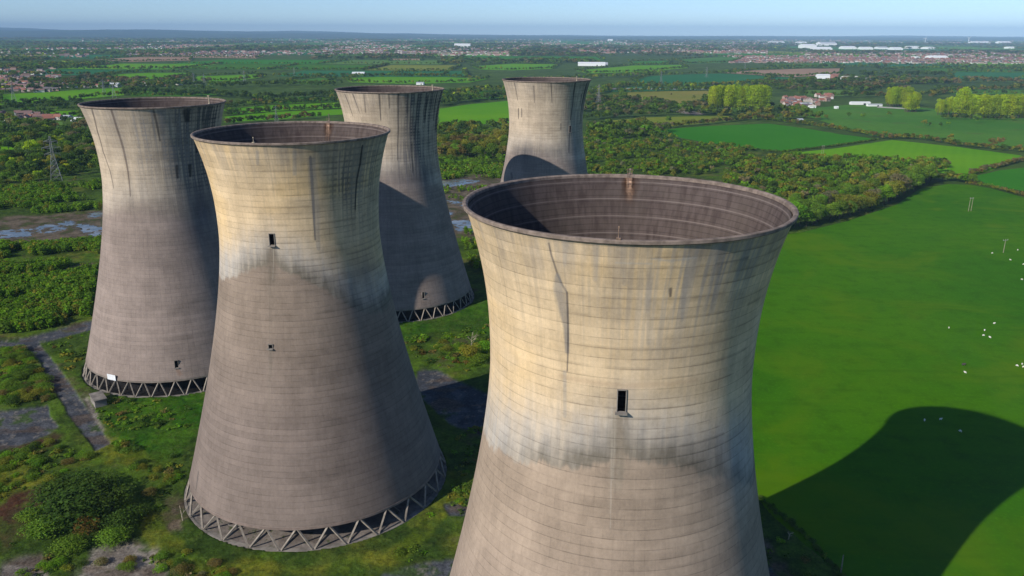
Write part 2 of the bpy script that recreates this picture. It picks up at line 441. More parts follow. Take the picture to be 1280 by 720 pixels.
#@@TOWERS
# ------------------------------------------------------------------ cooling towers
HT = 91.4; R_T, H_T, B_LO, B_UP, N_LO, N_UP = 18.881, 68.122, 53.569, 29.748, 1.5437, 2.5425
H_L = 5.109; R_G = 33.869
TPOS = [(-118.571, 272.244), (-51.513, 191.28), (-50.95, 343.703), (17.094, 420.207), (15.737, 109.571)]
def rad(h):
    h = np.asarray(h, float); lo = h < H_T
    b = np.where(lo, B_LO, B_UP); n = np.where(lo, N_LO, N_UP)
    return R_T * (1 + (np.abs(h - H_T) / b + 1e-9) ** n) ** (1 / n)
def wrap(a): return (a + PI) % (2 * PI) - PI
def on_shell(i, x, y, inner=False):
    """angle (0 = towards the camera) and height of the wall point seen at a survey point"""
    X, Y = TPOS[i]; d = ray(x, y); ts = np.linspace(30, 620, 24000)
    px, py, pz = d[0] * ts - X, d[1] * ts - Y, CAM_H + d[2] * ts
    R_ = np.hypot(px, py) - rad(np.clip(pz, 0, HT)); ok = (pz < HT)
    s = np.where(ok[1:] & ok[:-1] & ((R_[1:] > 0) if inner else (R_[1:] <= 0)) & ((R_[:-1] <= 0) if inner else (R_[:-1] > 0)))[0]
    if not len(s):
        k = int(np.argmin(np.where(ok, np.abs(R_), 1e9)))
    else: k = s[0] + 1
    a0 = math.atan2(-Y, -X)
    return float(wrap(math.atan2(py[k], px[k]) - a0)), float(pz[k])

WARM_UP = np.array([.77, .56, .315]); WARM_UP2 = np.array([.72, .55, .355])
GREY_UP = np.array([.60, .49, .375])
LOW = np.array([.335, .265, .222]); LOW_G = np.array([.31, .25, .222])
BLUISH = np.array([.50, .46, .425]); FRINGE = np.array([.17, .145, .11])

def tower_tone(i, A, Z, warm, hb, strokes, patches, seed, bluish=1.0, fringe=1.0, drip=1.0, low=None, soft=.5):
    """albedo of the weathered concrete: A angle from the camera side, Z height"""
    s = A * 20.0                                       # metres round the waist
    big = fbm(s / 14 + 50, Z / 9, seed); fine = fbm(s / .9 + 300, Z / 14, seed + 9); mid = fbm(s / 3.5 + 90, Z / 3.0, seed + 4)
    hi = fbm(s / .35 + 300, Z / 12, seed + 31, 3)
    up = WARM_UP if warm else GREY_UP; up2 = WARM_UP2 if warm else GREY_UP * .92
    lo = LOW if warm else LOW_G
    if low is not None: lo = np.array(low)
    if warm: lo = lo + (lo * np.array([1.22, 1.20, 1.10]) - lo) * sstep(22, 58, Z)[..., None]
    H = hb(A) + (fine - .5) * 1.1 + (hi - .5) * 1.1 + (mid - .5) * 2.0
    t = sstep(-soft, soft, Z - H)[..., None]
    upc = up + (up2 - up) * sstep(.35, .65, big)[..., None]
    # paler, bluer band that thickens towards the stain line
    k = sstep(13, 2, Z - H) * bluish * (.65 + .5 * fine)
    upc = upc + (BLUISH - upc) * np.clip(k, 0, 1)[..., None]
    k = sstep(6.0, 0, Z - H) * fringe * (.45 + .8 * fine) * (.6 + .7 * mid) * (1.0 - .8 * sstep(-.3, -1.1, A))
    upc = upc + (FRINGE - upc) * np.clip(k, 0, .85)[..., None]
    c = (lo * (.9 + .22 * big)[..., None]) * (1 - t) + upc * t
    # soot washed down from the rim
    dz = HT - Z
    k = sstep(11, 0, dz) * (.25 + 1.0 * sstep(.35, .7, fine)) * .50 * drip
    c = c + (np.array([.34, .295, .26]) - c) * np.clip(k, 0, .9)[..., None]
    k = sstep(24, 2, dz) * sstep(.56, .74, hi) * .28 * drip
    c = c + (np.array([.30, .25, .21]) - c) * np.clip(k, 0, .9)[..., None]
    # courses that weathered darker
    cr = vnoise(s * 0 + 3.3, np.floor(Z / 1.35) * 7.1, seed + 77) * sstep(.42, .62, fbm(s / 9 + 20, Z / 2.0, seed + 15))
    c = c * (1 - .20 * cr * sstep(-.9, .3, A))[..., None]
    jn = (np.mod(Z / 1.35, 1) < .22) * sstep(.46, .60, fbm(s / 5 + 60, np.floor(Z / 1.35) * 3.7, seed + 55, 3)) * sstep(-1.2, .6, A)
    c = c * (1 - .26 * jn * (.35 + .65 * t[..., 0]))[..., None]
    for (a0, z0, sa, sz, col, st, kind) in patches:
        m = np.exp(-((A - a0) / sa) ** 2 - ((Z - z0) / sz) ** 2) * st
        if kind == 'grid':
            m = m * (.55 + .9 * sstep(.38, .58, fine))
            g1 = (np.mod(A / (2 * PI) * 100, 1) < .34) | (np.mod(Z / 1.25, 1) < .34)
            m = m * (.35 + .9 * g1) * (.4 + 1.1 * sstep(.35, .6, fine))
        elif kind == 'streak': m = m * sstep(.40, .62, hi) * 1.3
        elif kind == 'soft': m = m * (.75 + .4 * fine)
        c = c + (np.array(col) - c) * np.clip(m, 0, .96)[..., None]
    for (pts, wd, col, st, rag) in strokes:
        best = np.full(A.shape, 1e9)
        rr_ = rad(Z)
        for (a1, z1, w1), (a2, z2, w2) in zip(pts[:-1], pts[1:]):
            ux, uy = (a2 - a1) * 19.5, z2 - z1; L2 = ux * ux + uy * uy + 1e-9
            t_ = np.clip((((A - a1) * 19.5) * ux + (Z - z1) * uy) / L2, 0, 1)
            d = np.hypot((A - a1) * 19.5 - t_ * ux, (Z - z1) - t_ * uy) / (w1 + (w2 - w1) * t_)
            best = np.minimum(best, d)
        best = best / (wd * (1 - rag * .5 + rag * hi * 1.0 + 1e-6))
        m = sstep(1.3, .45, best) * st * (1 - rag * .35 + rag * .7 * (mid - .3))
        c = c + (np.array(col) - c) * np.clip(m, 0, 1)[..., None]
    return np.clip(c, .01, .9)

def ring(prof, n=192):
    """lathe a closed profile [(r,z)...] -> verts, quads"""
    a = np.linspace(0, 2 * PI, n, endpoint=False); k = len(prof); V = []; Q = []
    for (r_, z_) in prof: V.append(np.stack([r_ * np.cos(a), r_ * np.sin(a), np.full(n, z_)], 1))
    V = np.concatenate(V); j = np.arange(n); jn = (j + 1) % n
    for p in range(k):
        q = (p + 1) % k; Q.append(np.stack([p * n + j, p * n + jn, q * n + jn, q * n + j], 1))
    return V, np.concatenate(Q)

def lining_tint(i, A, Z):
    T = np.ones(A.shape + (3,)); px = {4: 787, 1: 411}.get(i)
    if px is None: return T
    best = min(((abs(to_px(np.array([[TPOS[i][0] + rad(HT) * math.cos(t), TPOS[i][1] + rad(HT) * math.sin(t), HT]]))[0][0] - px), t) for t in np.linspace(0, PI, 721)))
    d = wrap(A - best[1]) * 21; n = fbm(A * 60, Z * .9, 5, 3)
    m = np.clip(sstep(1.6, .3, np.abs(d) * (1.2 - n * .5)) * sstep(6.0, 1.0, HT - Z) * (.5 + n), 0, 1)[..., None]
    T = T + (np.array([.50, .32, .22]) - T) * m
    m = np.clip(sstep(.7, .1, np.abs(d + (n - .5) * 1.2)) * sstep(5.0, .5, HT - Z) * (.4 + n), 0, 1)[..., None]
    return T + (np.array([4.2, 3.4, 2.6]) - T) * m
def make_tower(i, label, warm, pairs, hb, na, nz, lines, patches, doors, seed, packed, **kw):
    X, Y = TPOS[i]; root = empty('cooling_tower', (X, Y, 0)); tag(root, label, 'cooling tower', 'five cooling towers')
    a0 = math.atan2(-Y, -X)
    a = np.linspace(0, 2 * PI, na, endpoint=False); z = np.linspace(H_L, HT - .5, nz)
    Ag, Zg = np.meshgrid(a, z); Rg = rad(Zg)
    A = wrap(Ag - a0)
    strokes = []
    for (pts, wd, col, st, rag) in lines:
        sp = []
        for q in pts:
            aa, zz = on_shell(i, q[0], q[1]); sp.append((aa, zz, q[2] if len(q) > 2 else 1.0))
        strokes.append((sp, wd, col, st, rag))
    pt = []
    for (x, y, sa, sz, col, st, kind) in patches:
        aa, zz = on_shell(i, x, y); pt.append((aa, zz, sa, sz, col, st, kind))
    tone = tower_tone(i, A, Zg, warm, hb, strokes, pt, seed, **kw)
    V = np.stack([Rg * np.cos(Ag), Rg * np.sin(Ag), Zg], -1).reshape(-1, 3)
    r_i = np.arange(nz - 1)[:, None] * na; j = np.arange(na)[None, :]; jn = (j + 1) % na
    Q = np.stack([r_i + j, r_i + jn, r_i + na + jn, r_i + na + j], -1).reshape(-1, 4)
    # door openings are real holes through the wall
    hole = np.zeros(len(Q), bool); qa = (Ag[:-1] + PI / na).reshape(-1); qz = ((Zg[:-1] + Zg[1:]) / 2).reshape(-1)
    drs = []
    for (x, y, dw, dh) in doors:
        aa, zz = on_shell(i, x, y); rr_ = float(rad(zz)); drs.append((aa, zz, dw, dh))
        hole |= (np.abs(wrap(qa - a0 - aa)) * rr_ < dw / 2) & (np.abs(qz - zz) < dh / 2)
    me = np_mesh('shell', V, Q[~hole], M['concrete_warm' if warm else 'concrete_grey'], tone.reshape(-1, 3), True)
    obj_of('shell', me, root)
    # lining: the inside of the wall
    ni, nj = 480, 240; ai = np.linspace(0, 2 * PI, ni, endpoint=False); zi = np.linspace(H_L, HT - .5, nj)
    Ai, Zi = np.meshgrid(ai, zi); Ri = rad(Zi) - .45
    V = np.stack([Ri * np.cos(Ai), Ri * np.sin(Ai), Zi], -1).reshape(-1, 3)
    r_i = np.arange(nj - 1)[:, None] * ni; j = np.arange(ni)[None, :]; jn = (j + 1) % ni
    Q = np.stack([r_i + j, r_i + ni + j, r_i + ni + jn, r_i + jn], -1).reshape(-1, 4)
    qa = (Ai[:-1] + PI / ni).reshape(-1); qz = ((Zi[:-1] + Zi[1:]) / 2).reshape(-1); hole = np.zeros(len(Q), bool)
    for (aa, zz, dw, dh) in drs: hole |= (np.abs(wrap(qa - a0 - aa)) * rad(zz) < dw / 2 + .4) & (np.abs(qz - zz) < dh / 2 + .4)
    obj_of('lining', np_mesh('lining', V, Q[~hole], M['inner'], lining_tint(i, Ai, Zi).reshape(-1, 3), True), root)
    # rim walkway slab with an upstand, and the lintel at the foot of the shell
    rt = float(rad(HT))
    V, Q = ring([(rt - .46, HT - .62), (rt + .02, HT - .62), (rt + .22, HT - .46), (rt + .24, HT - .10), (rt + .16, HT - .02), (rt - .18, HT), (rt - .46, HT - .16)], 256)
    obj_of('rim', np_mesh('rim', V, Q, M['rim'], None, False), root)
    rl = float(rad(H_L))
    V, Q = ring([(rl - .70, H_L - .50), (rl + .05, H_L - .50), (rl + .03, H_L + .10), (rl - .2, H_L + .10), (rl - .70, H_L + .05)], 224)
    obj_of('lintel', np_mesh('lintel', V, Q, M['lintel_warm'] if i == 1 else M['lintel'], None, False), root)
    # raking legs
    mod = PI / pairs; k0 = a0 + mod * .3
    th = .24 if pairs > 30 else .30
    legs = {}
    for s in (-1, 1):
        b = MB(); b.bar((R_G - .35, s * (R_G * mod - .28), .3), (rl - .2, s * .22, H_L - .5), th, th * .95, 4); legs[s] = b
    proto = {s: None for s in (-1, 1)}
    for k in range(pairs):
        for s in (-1, 1):
            if proto[s] is None: o = proto[s] = legs[s].build('leg', M['leg'], root)
            else:
                o = proto[s].copy(); C.objects.link(o); o.parent = root
            o.rotation_euler = (0, 0, k0 + 2 * mod * k)
    # basin kerb and floor
    V, Q = ring([(R_G - 1.3, -.1), (R_G + .18, -.1), (R_G + .18, .22), (R_G - .45, .22), (R_G - .45, .10), (R_G - 1.3, .10)], 160)
    obj_of('basin_kerb', np_mesh('basin_kerb', V, Q, M['kerb'], None, False), root)
    n = 96; aa = np.linspace(0, 2 * PI, n, endpoint=False)
    b = MB(); b.add([((R_G - 1.0) * math.cos(t), (R_G - 1.0) * math.sin(t), .08) for t in aa], [tuple(range(n))])
    b.build('basin_floor', M['rubble' if not packed else 'dark'], root)
    if packed:
        V, Q = ring([(rl - 3.2, .1), (rl - 3.0, H_L + 1.2), (rl - 8, H_L + 1.4), (rl - 8, .1)], 96)
        obj_of('packing', np_mesh('packing', V, Q, M['dark'], None, False), root)
    else:
        rng = random.Random(seed)      # beams left lying on the basin floor
        for k in range(34):
            b = MB(); t = rng.uniform(0, 2 * PI); q = rng.uniform(14, R_G - 4); t2 = rng.uniform(0, PI); L = rng.uniform(2, 6)
            b.bar((q * math.cos(t), q * math.sin(t), .25), (q * math.cos(t) + L * math.cos(t2), q * math.sin(t) + L * math.sin(t2), rng.uniform(.3, 1.0)), .16)
            b.build('fallen_beam', M['kerb'], root)
    # doorways with a frame and a small landing
    for (a_, zz, dw, dh) in drs:
        t = a0 + a_; r0 = float(rad(zz)); cx, cy = r0 * math.cos(t), r0 * math.sin(t); b = MB()
        tx, ty = -math.sin(t), math.cos(t)
        for sd in (-1, 1): b.box(cx + tx * sd * (dw / 2 + .05), cy + ty * sd * (dw / 2 + .05), zz, .12, .35, dh + .2, t + PI / 2)
        b.box(cx, cy, zz + dh / 2 + .06, dw + .22, .33, .12, t + PI / 2); b.box(cx * (1 + .3 / r0), cy * (1 + .3 / r0), zz - dh / 2 - .10, dw + .5, .9, .16, t + PI / 2)
        b.build('doorway', M['kerb'], root)
    return root, a0, rt

def rim_post(root, i, px, a0, rt, far=False, h=1.8, r_=.09, mat='pale_steel'):
    """slim post fixed to the rim at the bearing seen at survey column px"""
    best = None
    for a in np.linspace(-PI, PI, 1441):
        if (abs(a) > PI / 2) != far: continue
        t = a0 + a; P = np.array([[TPOS[i][0] + rt * math.cos(t), TPOS[i][1] + rt * math.sin(t), HT]])
        x, y_, _ = to_px(P)
        if best is None or abs(x[0] - px) < best[0]: best = (abs(x[0] - px), t)
    t = best[1]; b = MB(); x, y_ = rt * math.cos(t), rt * math.sin(t)
    b.bar((x, y_, HT), (x, y_, HT + h), r_, r_ * .8, 6)
    b.box(x, y_, HT + h + .12, r_ * 3, r_ * 3, .24, t); b.box(x, y_, HT + .12, .5, .5, .16, t)
    b.build('beacon_post', M[mat], root)
    return t
def inner_ladder(root, t, rt, depth, mat='steel'):
    b = MB()
    def P(z, off): r_ = float(rad(min(z, HT))) - .75; return (r_ * math.cos(t) - math.sin(t) * off, r_ * math.sin(t) + math.cos(t) * off, z)
    zs = np.arange(HT + 1.1, HT - depth, -1.5)
    for a, c in zip(zs[:-1], zs[1:]):
        for s in (-.35, .35): b.bar(P(a, s), P(c, s), .045)
    for z in np.arange(HT + .8, HT - depth, -.5): b.bar(P(z, -.35), P(z, .35), .028)
    for z in np.arange(HT + .8, HT - depth, -2.2):            # cage hoops
        q = [P(z, .5 * math.cos(k)) for k in (0, .8, 1.57, 2.3, PI)]
        b.bar(P(z, -.55), P(z, .55), .04)
    b.build('ladder', M[mat], root)

DK = (.075, .068, .068); GR = (.20, .185, .18); PL = (.52, .49, .46); BK = (.03, .028, .03)
def curve_px(i, pts):
    q = sorted(on_shell(i, *p) for p in pts); xs = [a for a, _ in q]; ys = [z for _, z in q]
    return lambda A: np.interp(A, xs, ys)
def curve(*pts):
    xs = [p[0] for p in pts]; ys = [p[1] for p in pts]
    return lambda A: np.interp(A, xs, ys)

# front tower
d5 = 109.571
front = make_tower(4, 'nearest cooling tower, sunlit cream concrete with a wide open brown mouth', True, 28,
  curve_px(4, [(607, 549), (620, 562), (638, 571), (670, 579), (708, 584), (740, 584), (758, 580), (768, 566), (776, 562), (786, 572), (810, 579), (840, 584), (863, 588), (895, 596), (918, 602), (938, 610)]), 1400, 420,
  [([(686, 304, .8), (689, 318, .8), (697, 343, .9), (704, 358, .9), (709, 366, .8)], .17, (.14, .12, .11), .85, .3),
   ([(697, 345, 1), (699, 362, 2.4), (704, 385, 2.0), (708, 410, 1.2), (709, 440, .9)], .36, (.25, .235, .225), .8, .5),
   ([(709, 366, .9), (710, 400, 1), (710, 440, .9), (709, 464, .6)], .15, (.09, .08, .08), .85, .3),
   ([(706, 465, 1), (706, 520, 1.0)], .30, (.40, .37, .34), .6, .6),
   ([(765, 508, .8), (765, 545, .9), (764, 600, .6), (763, 660, .5)], .17, (.55, .50, .43), .5, .7),
   ([(769, 512, .8), (768, 560, .9), (766, 600, .6)], .14, (.55, .50, .43), .45, .7),
   ([(775, 514, 1), (775, 540, 1.3), (775, 600, .8)], .40, (.27, .22, .17), .65, .6),
   ([(782, 508, 1), (783, 530, 1.0)], .25, (.25, .21, .17), .6, .6),
   ([(771, 512, 1), (771, 560, 2.3), (771, 610, 1.2)], .55, (.33, .28, .22), .45, .6),
   ([(838, 362, 1), (838, 370, .7)], .25, DK, .8, .3),
   ([(813, 305, 1), (811, 380, .8), (810, 430, .5)], .45, (.30, .28, .27), .5, .7),
   ([(860, 300, 1), (856, 360, .8), (853, 400, .5)], .40, (.31, .29, .28), .5, .7),
   ([(905, 300, 1), (897, 350, .8), (890, 390, .4)], .50, (.30, .28, .27), .5, .7),
   ([(782, 300, 1), (781, 355, .6)], .5, (.32, .30, .29), .45, .8),
   ([(745, 300, 1), (744, 350, .6)], .4, (.33, .31, .30), .45, .8),
   ([(707, 302, 1), (706, 330, .6)], .4, (.33, .31, .30), .4, .8),
   ([(815, 323, .6), (838, 326, .8), (870, 322, .5)], .25, (.40, .38, .36), .6, .6),
   ([(770, 328, .6), (815, 329, .6)], .2, (.42, .40, .37), .5, .6),
   ([(895, 330, .5), (935, 322, .8)], .22, (.16, .14, .13), .7, .7),
   ([(700, 470, .5), (780, 482, .7), (870, 474, .6)], .6, (.50, .36, .24), .45, .6)],
  [(775, 556, .10, 5, (.22, .185, .145), .5, 'soft'), (880, 585, .30, 3.5, (.17, .145, .12), .55, 'soft'), (905, 325, .35, 6, (.36, .33, .31), .55, 'streak'), (830, 395, .40, 8, (.46, .40, .34), .32, 'streak'),
   (960, 470, .16, 16, (.36, .31, .26), .4, 'soft'), (930, 560, .25, 6, (.46, .45, .46), .6, 'soft'), (860, 440, .5, 4, (.50, .40, .30), .35, 'soft'),
   (840, 300, .8, 4.0, (.40, .37, .35), .45, 'soft')],
  [(777, 501, 1.0, 2.9)], 3, False)
t = rim_post(front[0], 4, 773, front[1], front[2], h=1.3, r_=.05, mat='steel')
t = rim_post(front[0], 4, 787, front[1], front[2], far=True, h=.7, mat='rim'); inner_ladder(front[0], t, front[2], 3.0)

# second tower
mid_t = make_tower(1, 'second cooling tower, sunlit cream top over a brown lower wall, standing on wide open legs', True, 28,
  curve_px(1, [(278, 349), (290, 346), (305, 341), (322, 337), (335, 333), (342, 330), (352, 337), (368, 344), (390, 353), (412, 366), (432, 379), (450, 388), (470, 392)]), 1200, 340,
  [([(388, 196, .8), (390, 225, 1), (392, 262, 1), (394, 300, .6)], .34, (.13, .12, .12), .85, .3),
   ([(390, 200, 1), (395, 260, 1.4), (398, 310, .8)], .7, (.33, .31, .30), .5, .6),
   ([(453, 182, .8), (450, 205, 1.2), (446, 225, 1.0), (444, 262, .8)], .30, BK, .9, .2),
   ([(340, 305, 1), (340, 330, 2.2), (340, 350, 1.2)], .55, (.20, .165, .13), .6, .6),
   ([(338, 305, 1), (337, 370, .8), (337, 432, .7), (336, 520, .6), (336, 560, .3)], .22, (.23, .19, .155), .6, .5),
   ([(342, 310, 1), (341, 350, .6)], .13, (.45, .40, .34), .45, .7),
   ([(250, 190, .8), (259, 222, .8), (268, 262, .5)], .22, (.25, .15, .11), .7, .4),
   ([(322, 190, 1), (322, 205, .8)], .4, (.33, .31, .29), .5, .7), ([(368, 190, 1), (368, 218, .8)], .5, (.34, .32, .3), .5, .7),
   ([(425, 190, 1), (424, 240, .7)], .25, (.22, .2, .2), .6, .6), ([(434, 200, 1), (432, 250, .7)], .25, (.2, .18, .17), .6, .6),
   ([(248, 590, 1), (245, 612, .6)], .3, (.1, .09, .09), .7, .7), ([(339, 437, 1), (339, 470, .5)], .3, (.2, .17, .14), .6, .6)],
  [(436, 225, .17, 6, (.06, .055, .06), .62, 'grid'), (470, 200, .25, 12, (.20, .18, .17), .6, 'streak'), (455, 345, .35, 8, (.20, .19, .20), .55, 'soft'),
   (455, 215, .4, 14, (.33, .28, .22), .45, 'grid'), (340, 330, .09, 7, (.24, .20, .16), .5, 'soft')],
  [(340, 299.5, 1.1, 2.6), (338.5, 433, .9, .9)], 21, False, fringe=1.1, low=(.235, .188, .165))
rim_post(mid_t[0], 1, 316, mid_t[1], mid_t[2], h=1.0, r_=.05, mat='deadwood'); t = rim_post(mid_t[0], 1, 411, mid_t[1], mid_t[2], far=True, h=1.6, mat='rim'); inner_ladder(mid_t[0], t, mid_t[2], 8)

# tower by the lagoon
left_t = make_tower(0, 'cooling tower beside the lagoon with a black sooty grid of stains below its rim', False, 40,
  curve_px(0, [(132, 266), (150, 262), (180, 260), (205, 262), (225, 268), (245, 282), (265, 300)]), 1000, 300,
  [([(115, 137, 1), (122, 165, 1), (129, 190, .9), (138, 215, .6), (142, 235, .4)], .42, (.12, .10, .09), .85, .4),
   ([(139, 137, 1), (146, 160, 1), (154, 185, 1), (160, 215, .7), (163, 245, .5)], .42, (.14, .11, .10), .8, .4),
   ([(192, 138, .8), (197, 160, 1), (200, 176, .6)], .40, (.09, .08, .08), .8, .3),
   ([(221, 208, 1), (222, 222, .7)], .6, BK, .8, .4), ([(237, 207, 1), (238, 220, .7)], .7, BK, .9, .4),
   ([(243, 165, 1), (246, 190, .8)], .6, BK, .85, .5), ([(233, 140, 1.5), (234, 150, 1)], .9, BK, .9, .5), ([(222, 462, 1), (225, 468, 1.5)], .4, (.3, .18, .12), .5, .6)],
  [(236, 150, .16, 8, BK, 1.15, 'grid'), (247, 175, .20, 15, (.05, .048, .052), 1.05, 'grid'), (228, 175, .18, 16, (.09, .085, .09), .75, 'grid'),
   (262, 145, .25, 12, (.05, .048, .05), .9, 'grid'), (225, 200, .35, 14, (.16, .15, .15), .5, 'streak'), (252, 262, .30, 8, (.085, .085, .11), .85, 'soft'),
   (265, 275, .4, 12, (.12, .11, .13), .6, 'soft'), (180, 258, .9, 4, (.27, .22, .19), .5, 'soft'), (200, 170, .7, 16, (.34, .31, .29), .35, 'grid')],
  [(220.5, 455, 1.0, 2.4)], 42, True, bluish=.45, fringe=.35, soft=3.0)
rim_post(left_t[0], 0, 261, left_t[1], left_t[2], far=False, h=2.4, r_=.22, mat='deadwood')

# rear tower behind the second one
mid_b = make_tower(2, 'cooling tower half hidden behind the second one, its grey upper wall streaked with black', False, 40,
  curve_px(2, [(477, 219), (495, 218), (515, 221), (535, 228), (552, 236)]), 800, 260,
  [([(431, 118, 1), (441, 145, .6)], .35, DK, .75, .5), ([(441, 118, 1), (449, 140, .6)], .3, DK, .7, .5), ([(474, 118, 1), (476, 150, .6)], .4, DK, .8, .5),
   ([(498, 118, 1), (498, 160, .8), (497, 200, .5)], .4, DK, .8, .5), ([(523, 118, 1), (520, 155, .8), (518, 175, .5)], .4, DK, .8, .5),
   ([(515, 180, 1), (516, 215, .8)], .4, DK, .7, .5), ([(524, 390, 1), (524, 400, .5)], .4, (.3, .2, .12), .5, .5), ([(546, 118, 1), (542, 150, .8)], .5, BK, .85, .5),
   ([(455, 118, 1), (457, 140, .8)], .4, DK, .6, .6), ([(486, 118, 1), (487, 135, .8)], .4, DK, .6, .6), ([(510, 118, 1), (509, 140, .8)], .5, DK, .6, .6), ([(534, 120, 1), (531, 150, .8)], .5, BK, .7, .5)],
  [(545, 150, .30, 14, (.05, .05, .05), 1.0, 'grid'), (525, 140, .3, 20, (.12, .11, .11), .7, 'grid'), (515, 205, .4, 12, (.16, .15, .16), .6, 'streak'),
   (520, 222, .5, 4, (.13, .12, .13), .6, 'soft'), (475, 218, .6, 4, (.2, .18, .18), .45, 'soft')],
  [(529, 369, .9, 2.6)], 63, True, bluish=.6, fringe=.3, soft=3.0)
rim_post(mid_b[0], 2, 540, mid_b[1], mid_b[2], far=False, h=2.0, r_=.2, mat='deadwood')

# farthest tower
far_t = make_tower(3, 'farthest cooling tower, pale grey with a dark slit high on its wall', False, 40,
  curve_px(3, [(634, 190), (645, 188), (660, 187), (680, 191), (700, 198), (724, 205)]), 800, 260,
  [([(643, 104, 1), (647, 125, .8)], .35, DK, .7, .5), ([(667, 108, 1), (668, 128, .6)], .45, DK, .6, .5), ([(689, 104, 1), (690, 128, .6)], .4, DK, .75, .5),
   ([(719, 104, 1), (716, 130, .8), (713, 150, .6)], .45, BK, .85, .4), ([(712, 165, 1), (711, 190, .7)], .55, (.09, .085, .09), .75, .5),
   ([(648, 136, 1), (648, 148, .8)], .5, BK, .75, .5), ([(652, 136, 1), (652, 146, .8)], .4, DK, .7, .5), ([(727, 118, 1), (726, 132, .8)], .5, DK, .7, .5),
   ([(733, 105, 1), (727, 135, .9), (725, 155, .7)], .6, BK, .85, .5), ([(701, 155, 1), (701, 162, 1)], .4, DK, .6, .5), ([(639, 217, 1), (640, 222, 1)], .7, DK, .6, .5)],
  [(655, 190, .45, 5, (.11, .105, .11), .85, 'soft'), (700, 192, .5, 5, (.18, .165, .165), .55, 'soft'), (731, 120, .22, 16, (.06, .06, .06), .9, 'streak'),
   (715, 150, .3, 14, (.2, .19, .19), .5, 'streak'), (720, 185, .3, 12, (.2, .2, .23), .6, 'soft')],
  [(712.5, 161.5, 1.2, 3.2)], 84, True, bluish=.5, fringe=.3, soft=3.0)
rim_post(far_t[0], 3, 720, far_t[1], far_t[2], far=False, h=2.0, r_=.2, mat='deadwood')
#@@SITE
# ------------------------------------------------------------------ the site: roads, slabs, water
PATCHES = [
 ('moss', [(178, 650), (205, 640), (220, 668), (232, 690), (215, 705), (190, 692), (176, 672)], 1.0),
 ('moss', [(120, 565), (150, 556), (210, 560), (240, 572), (200, 590), (170, 588), (135, 580)], 1.4),
 ('moss', [(0, 585), (35, 575), (60, 600), (30, 640), (0, 655)], 1.4),
 ('vivid', [(240, 480), (262, 497), (258, 545), (235, 575), (150, 560), (140, 520), (145, 500), (190, 500)], 1.6),
 ('vivid', [(500, 402), (540, 404), (585, 385), (612, 372), (612, 420), (570, 415), (520, 425), (505, 432)], 1.6),
 ('moss', [(545, 608), (600, 560), (612, 575), (580, 622), (560, 660), (500, 705), (430, 722), (330, 730), (240, 715), (236, 700), (280, 700), (380, 708), (460, 694), (520, 660)], 1.4),
 ('pale', [(915, 218), (945, 210), (980, 212), (975, 220), (940, 224)], 3),
 ('mud', [(-30, 275), (30, 270), (80, 268), (128, 262), (128, 300), (60, 306), (-30, 312)], 2.5),
 ('mud', [(545, 268), (600, 262), (640, 270), (600, 300), (560, 300)], 2.5),
 ('mud', [(545, 222), (590, 218), (640, 222), (640, 262), (560, 268)], 3),
 ('mud', [(-20, 250), (40, 228), (60, 232), (30, 246), (-20, 266)], 2.5),
 ('mud', [(0, 345), (60, 340), (118, 328), (118, 336), (60, 350), (0, 356)], 1.2),
 ('mud', [(940, 668), (958, 680), (982, 705), (1002, 745), (990, 750), (965, 715), (940, 690)], .6),
 ('mud', [(200, 628), (215, 622), (236, 634), (238, 660), (222, 668), (205, 650)], 1.2),
 ('mud', [(740, 160 + 66), (790, 222), (880, 224), (930, 232), (900, 240), (800, 235)], 3),
 ('rubble', [(103, 497), (110, 496), (124, 520), (132, 540), (126, 541), (114, 521)], .3),
 ('rust', [(52, 548), (70, 540), (82, 545), (72, 554), (30, 566), (0, 572), (20, 560)], .6),
 ('rust', [(18, 618), (70, 612), (84, 628), (40, 660), (0, 690), (-40, 660)], 1.2),
 ('rubble', [(520, 474), (530, 464), (560, 474), (588, 490), (640, 512), (640, 517), (580, 494), (548, 488), (535, 492), (524, 484)], .8),
 ('rubble', [(110, 690), (150, 682), (200, 690), (225, 712), (200, 735), (110, 740), (95, 712)], 1.5),
 ('rubble', [(0, 705), (40, 690), (70, 700), (60, 740), (-20, 750)], 1.2),
 ('asphalt', [(-40, 432), (0, 428), (40, 421), (118, 401), (118, 412), (70, 425), (38, 432), (0, 436), (-40, 442)], .4),
 ('asphalt', [(30, 430), (46, 426), (62, 446), (80, 470), (100, 498), (118, 525), (139, 556), (120, 565), (104, 543), (84, 517), (66, 485), (50, 452)], .35),
 ('asphalt', [(-60, 522), (0, 515), (58, 508), (64, 520), (76, 534), (60, 545), (20, 560), (-60, 575)], .8),
 ('asphalt', [(522, 465), (545, 463), (575, 478), (640, 506), (640, 560), (598, 545), (560, 530), (530, 500), (520, 480)], .6),
 ('asphalt', [(552, 632), (590, 624), (640, 630), (640, 655), (585, 645), (562, 645)], .5),
 ('asphalt', [(478, 720), (520, 708), (562, 700), (640, 690), (640, 760), (480, 760)], .5),
 ('asphalt', [(945, 700), (965, 712), (980, 730), (990, 780), (930, 780)], .5),
]
WATERS = [[(-30, 294), (10, 288), (38, 286), (40, 295), (10, 298), (-30, 298)], [(45, 284), (60, 281), (85, 281), (78, 288), (60, 292), (45, 290)],
        [(74, 278), (90, 276), (92, 281), (80, 283)], [(95, 281), (112, 281), (128, 284), (128, 294), (115, 297), (104, 291)], [(108, 268), (128, 264), (128, 271), (112, 272)],
        [(549, 227), (575, 224), (600, 226), (585, 231), (560, 234), (550, 232)], [(558, 250), (575, 252), (592, 258), (570, 257)], [(562, 276), (580, 275), (600, 280), (598, 290), (572, 289)],
        [(590, 161 + 50), (610, 210), (600, 214)], [(520, 268), (560, 262), (566, 268), (540, 275)]]

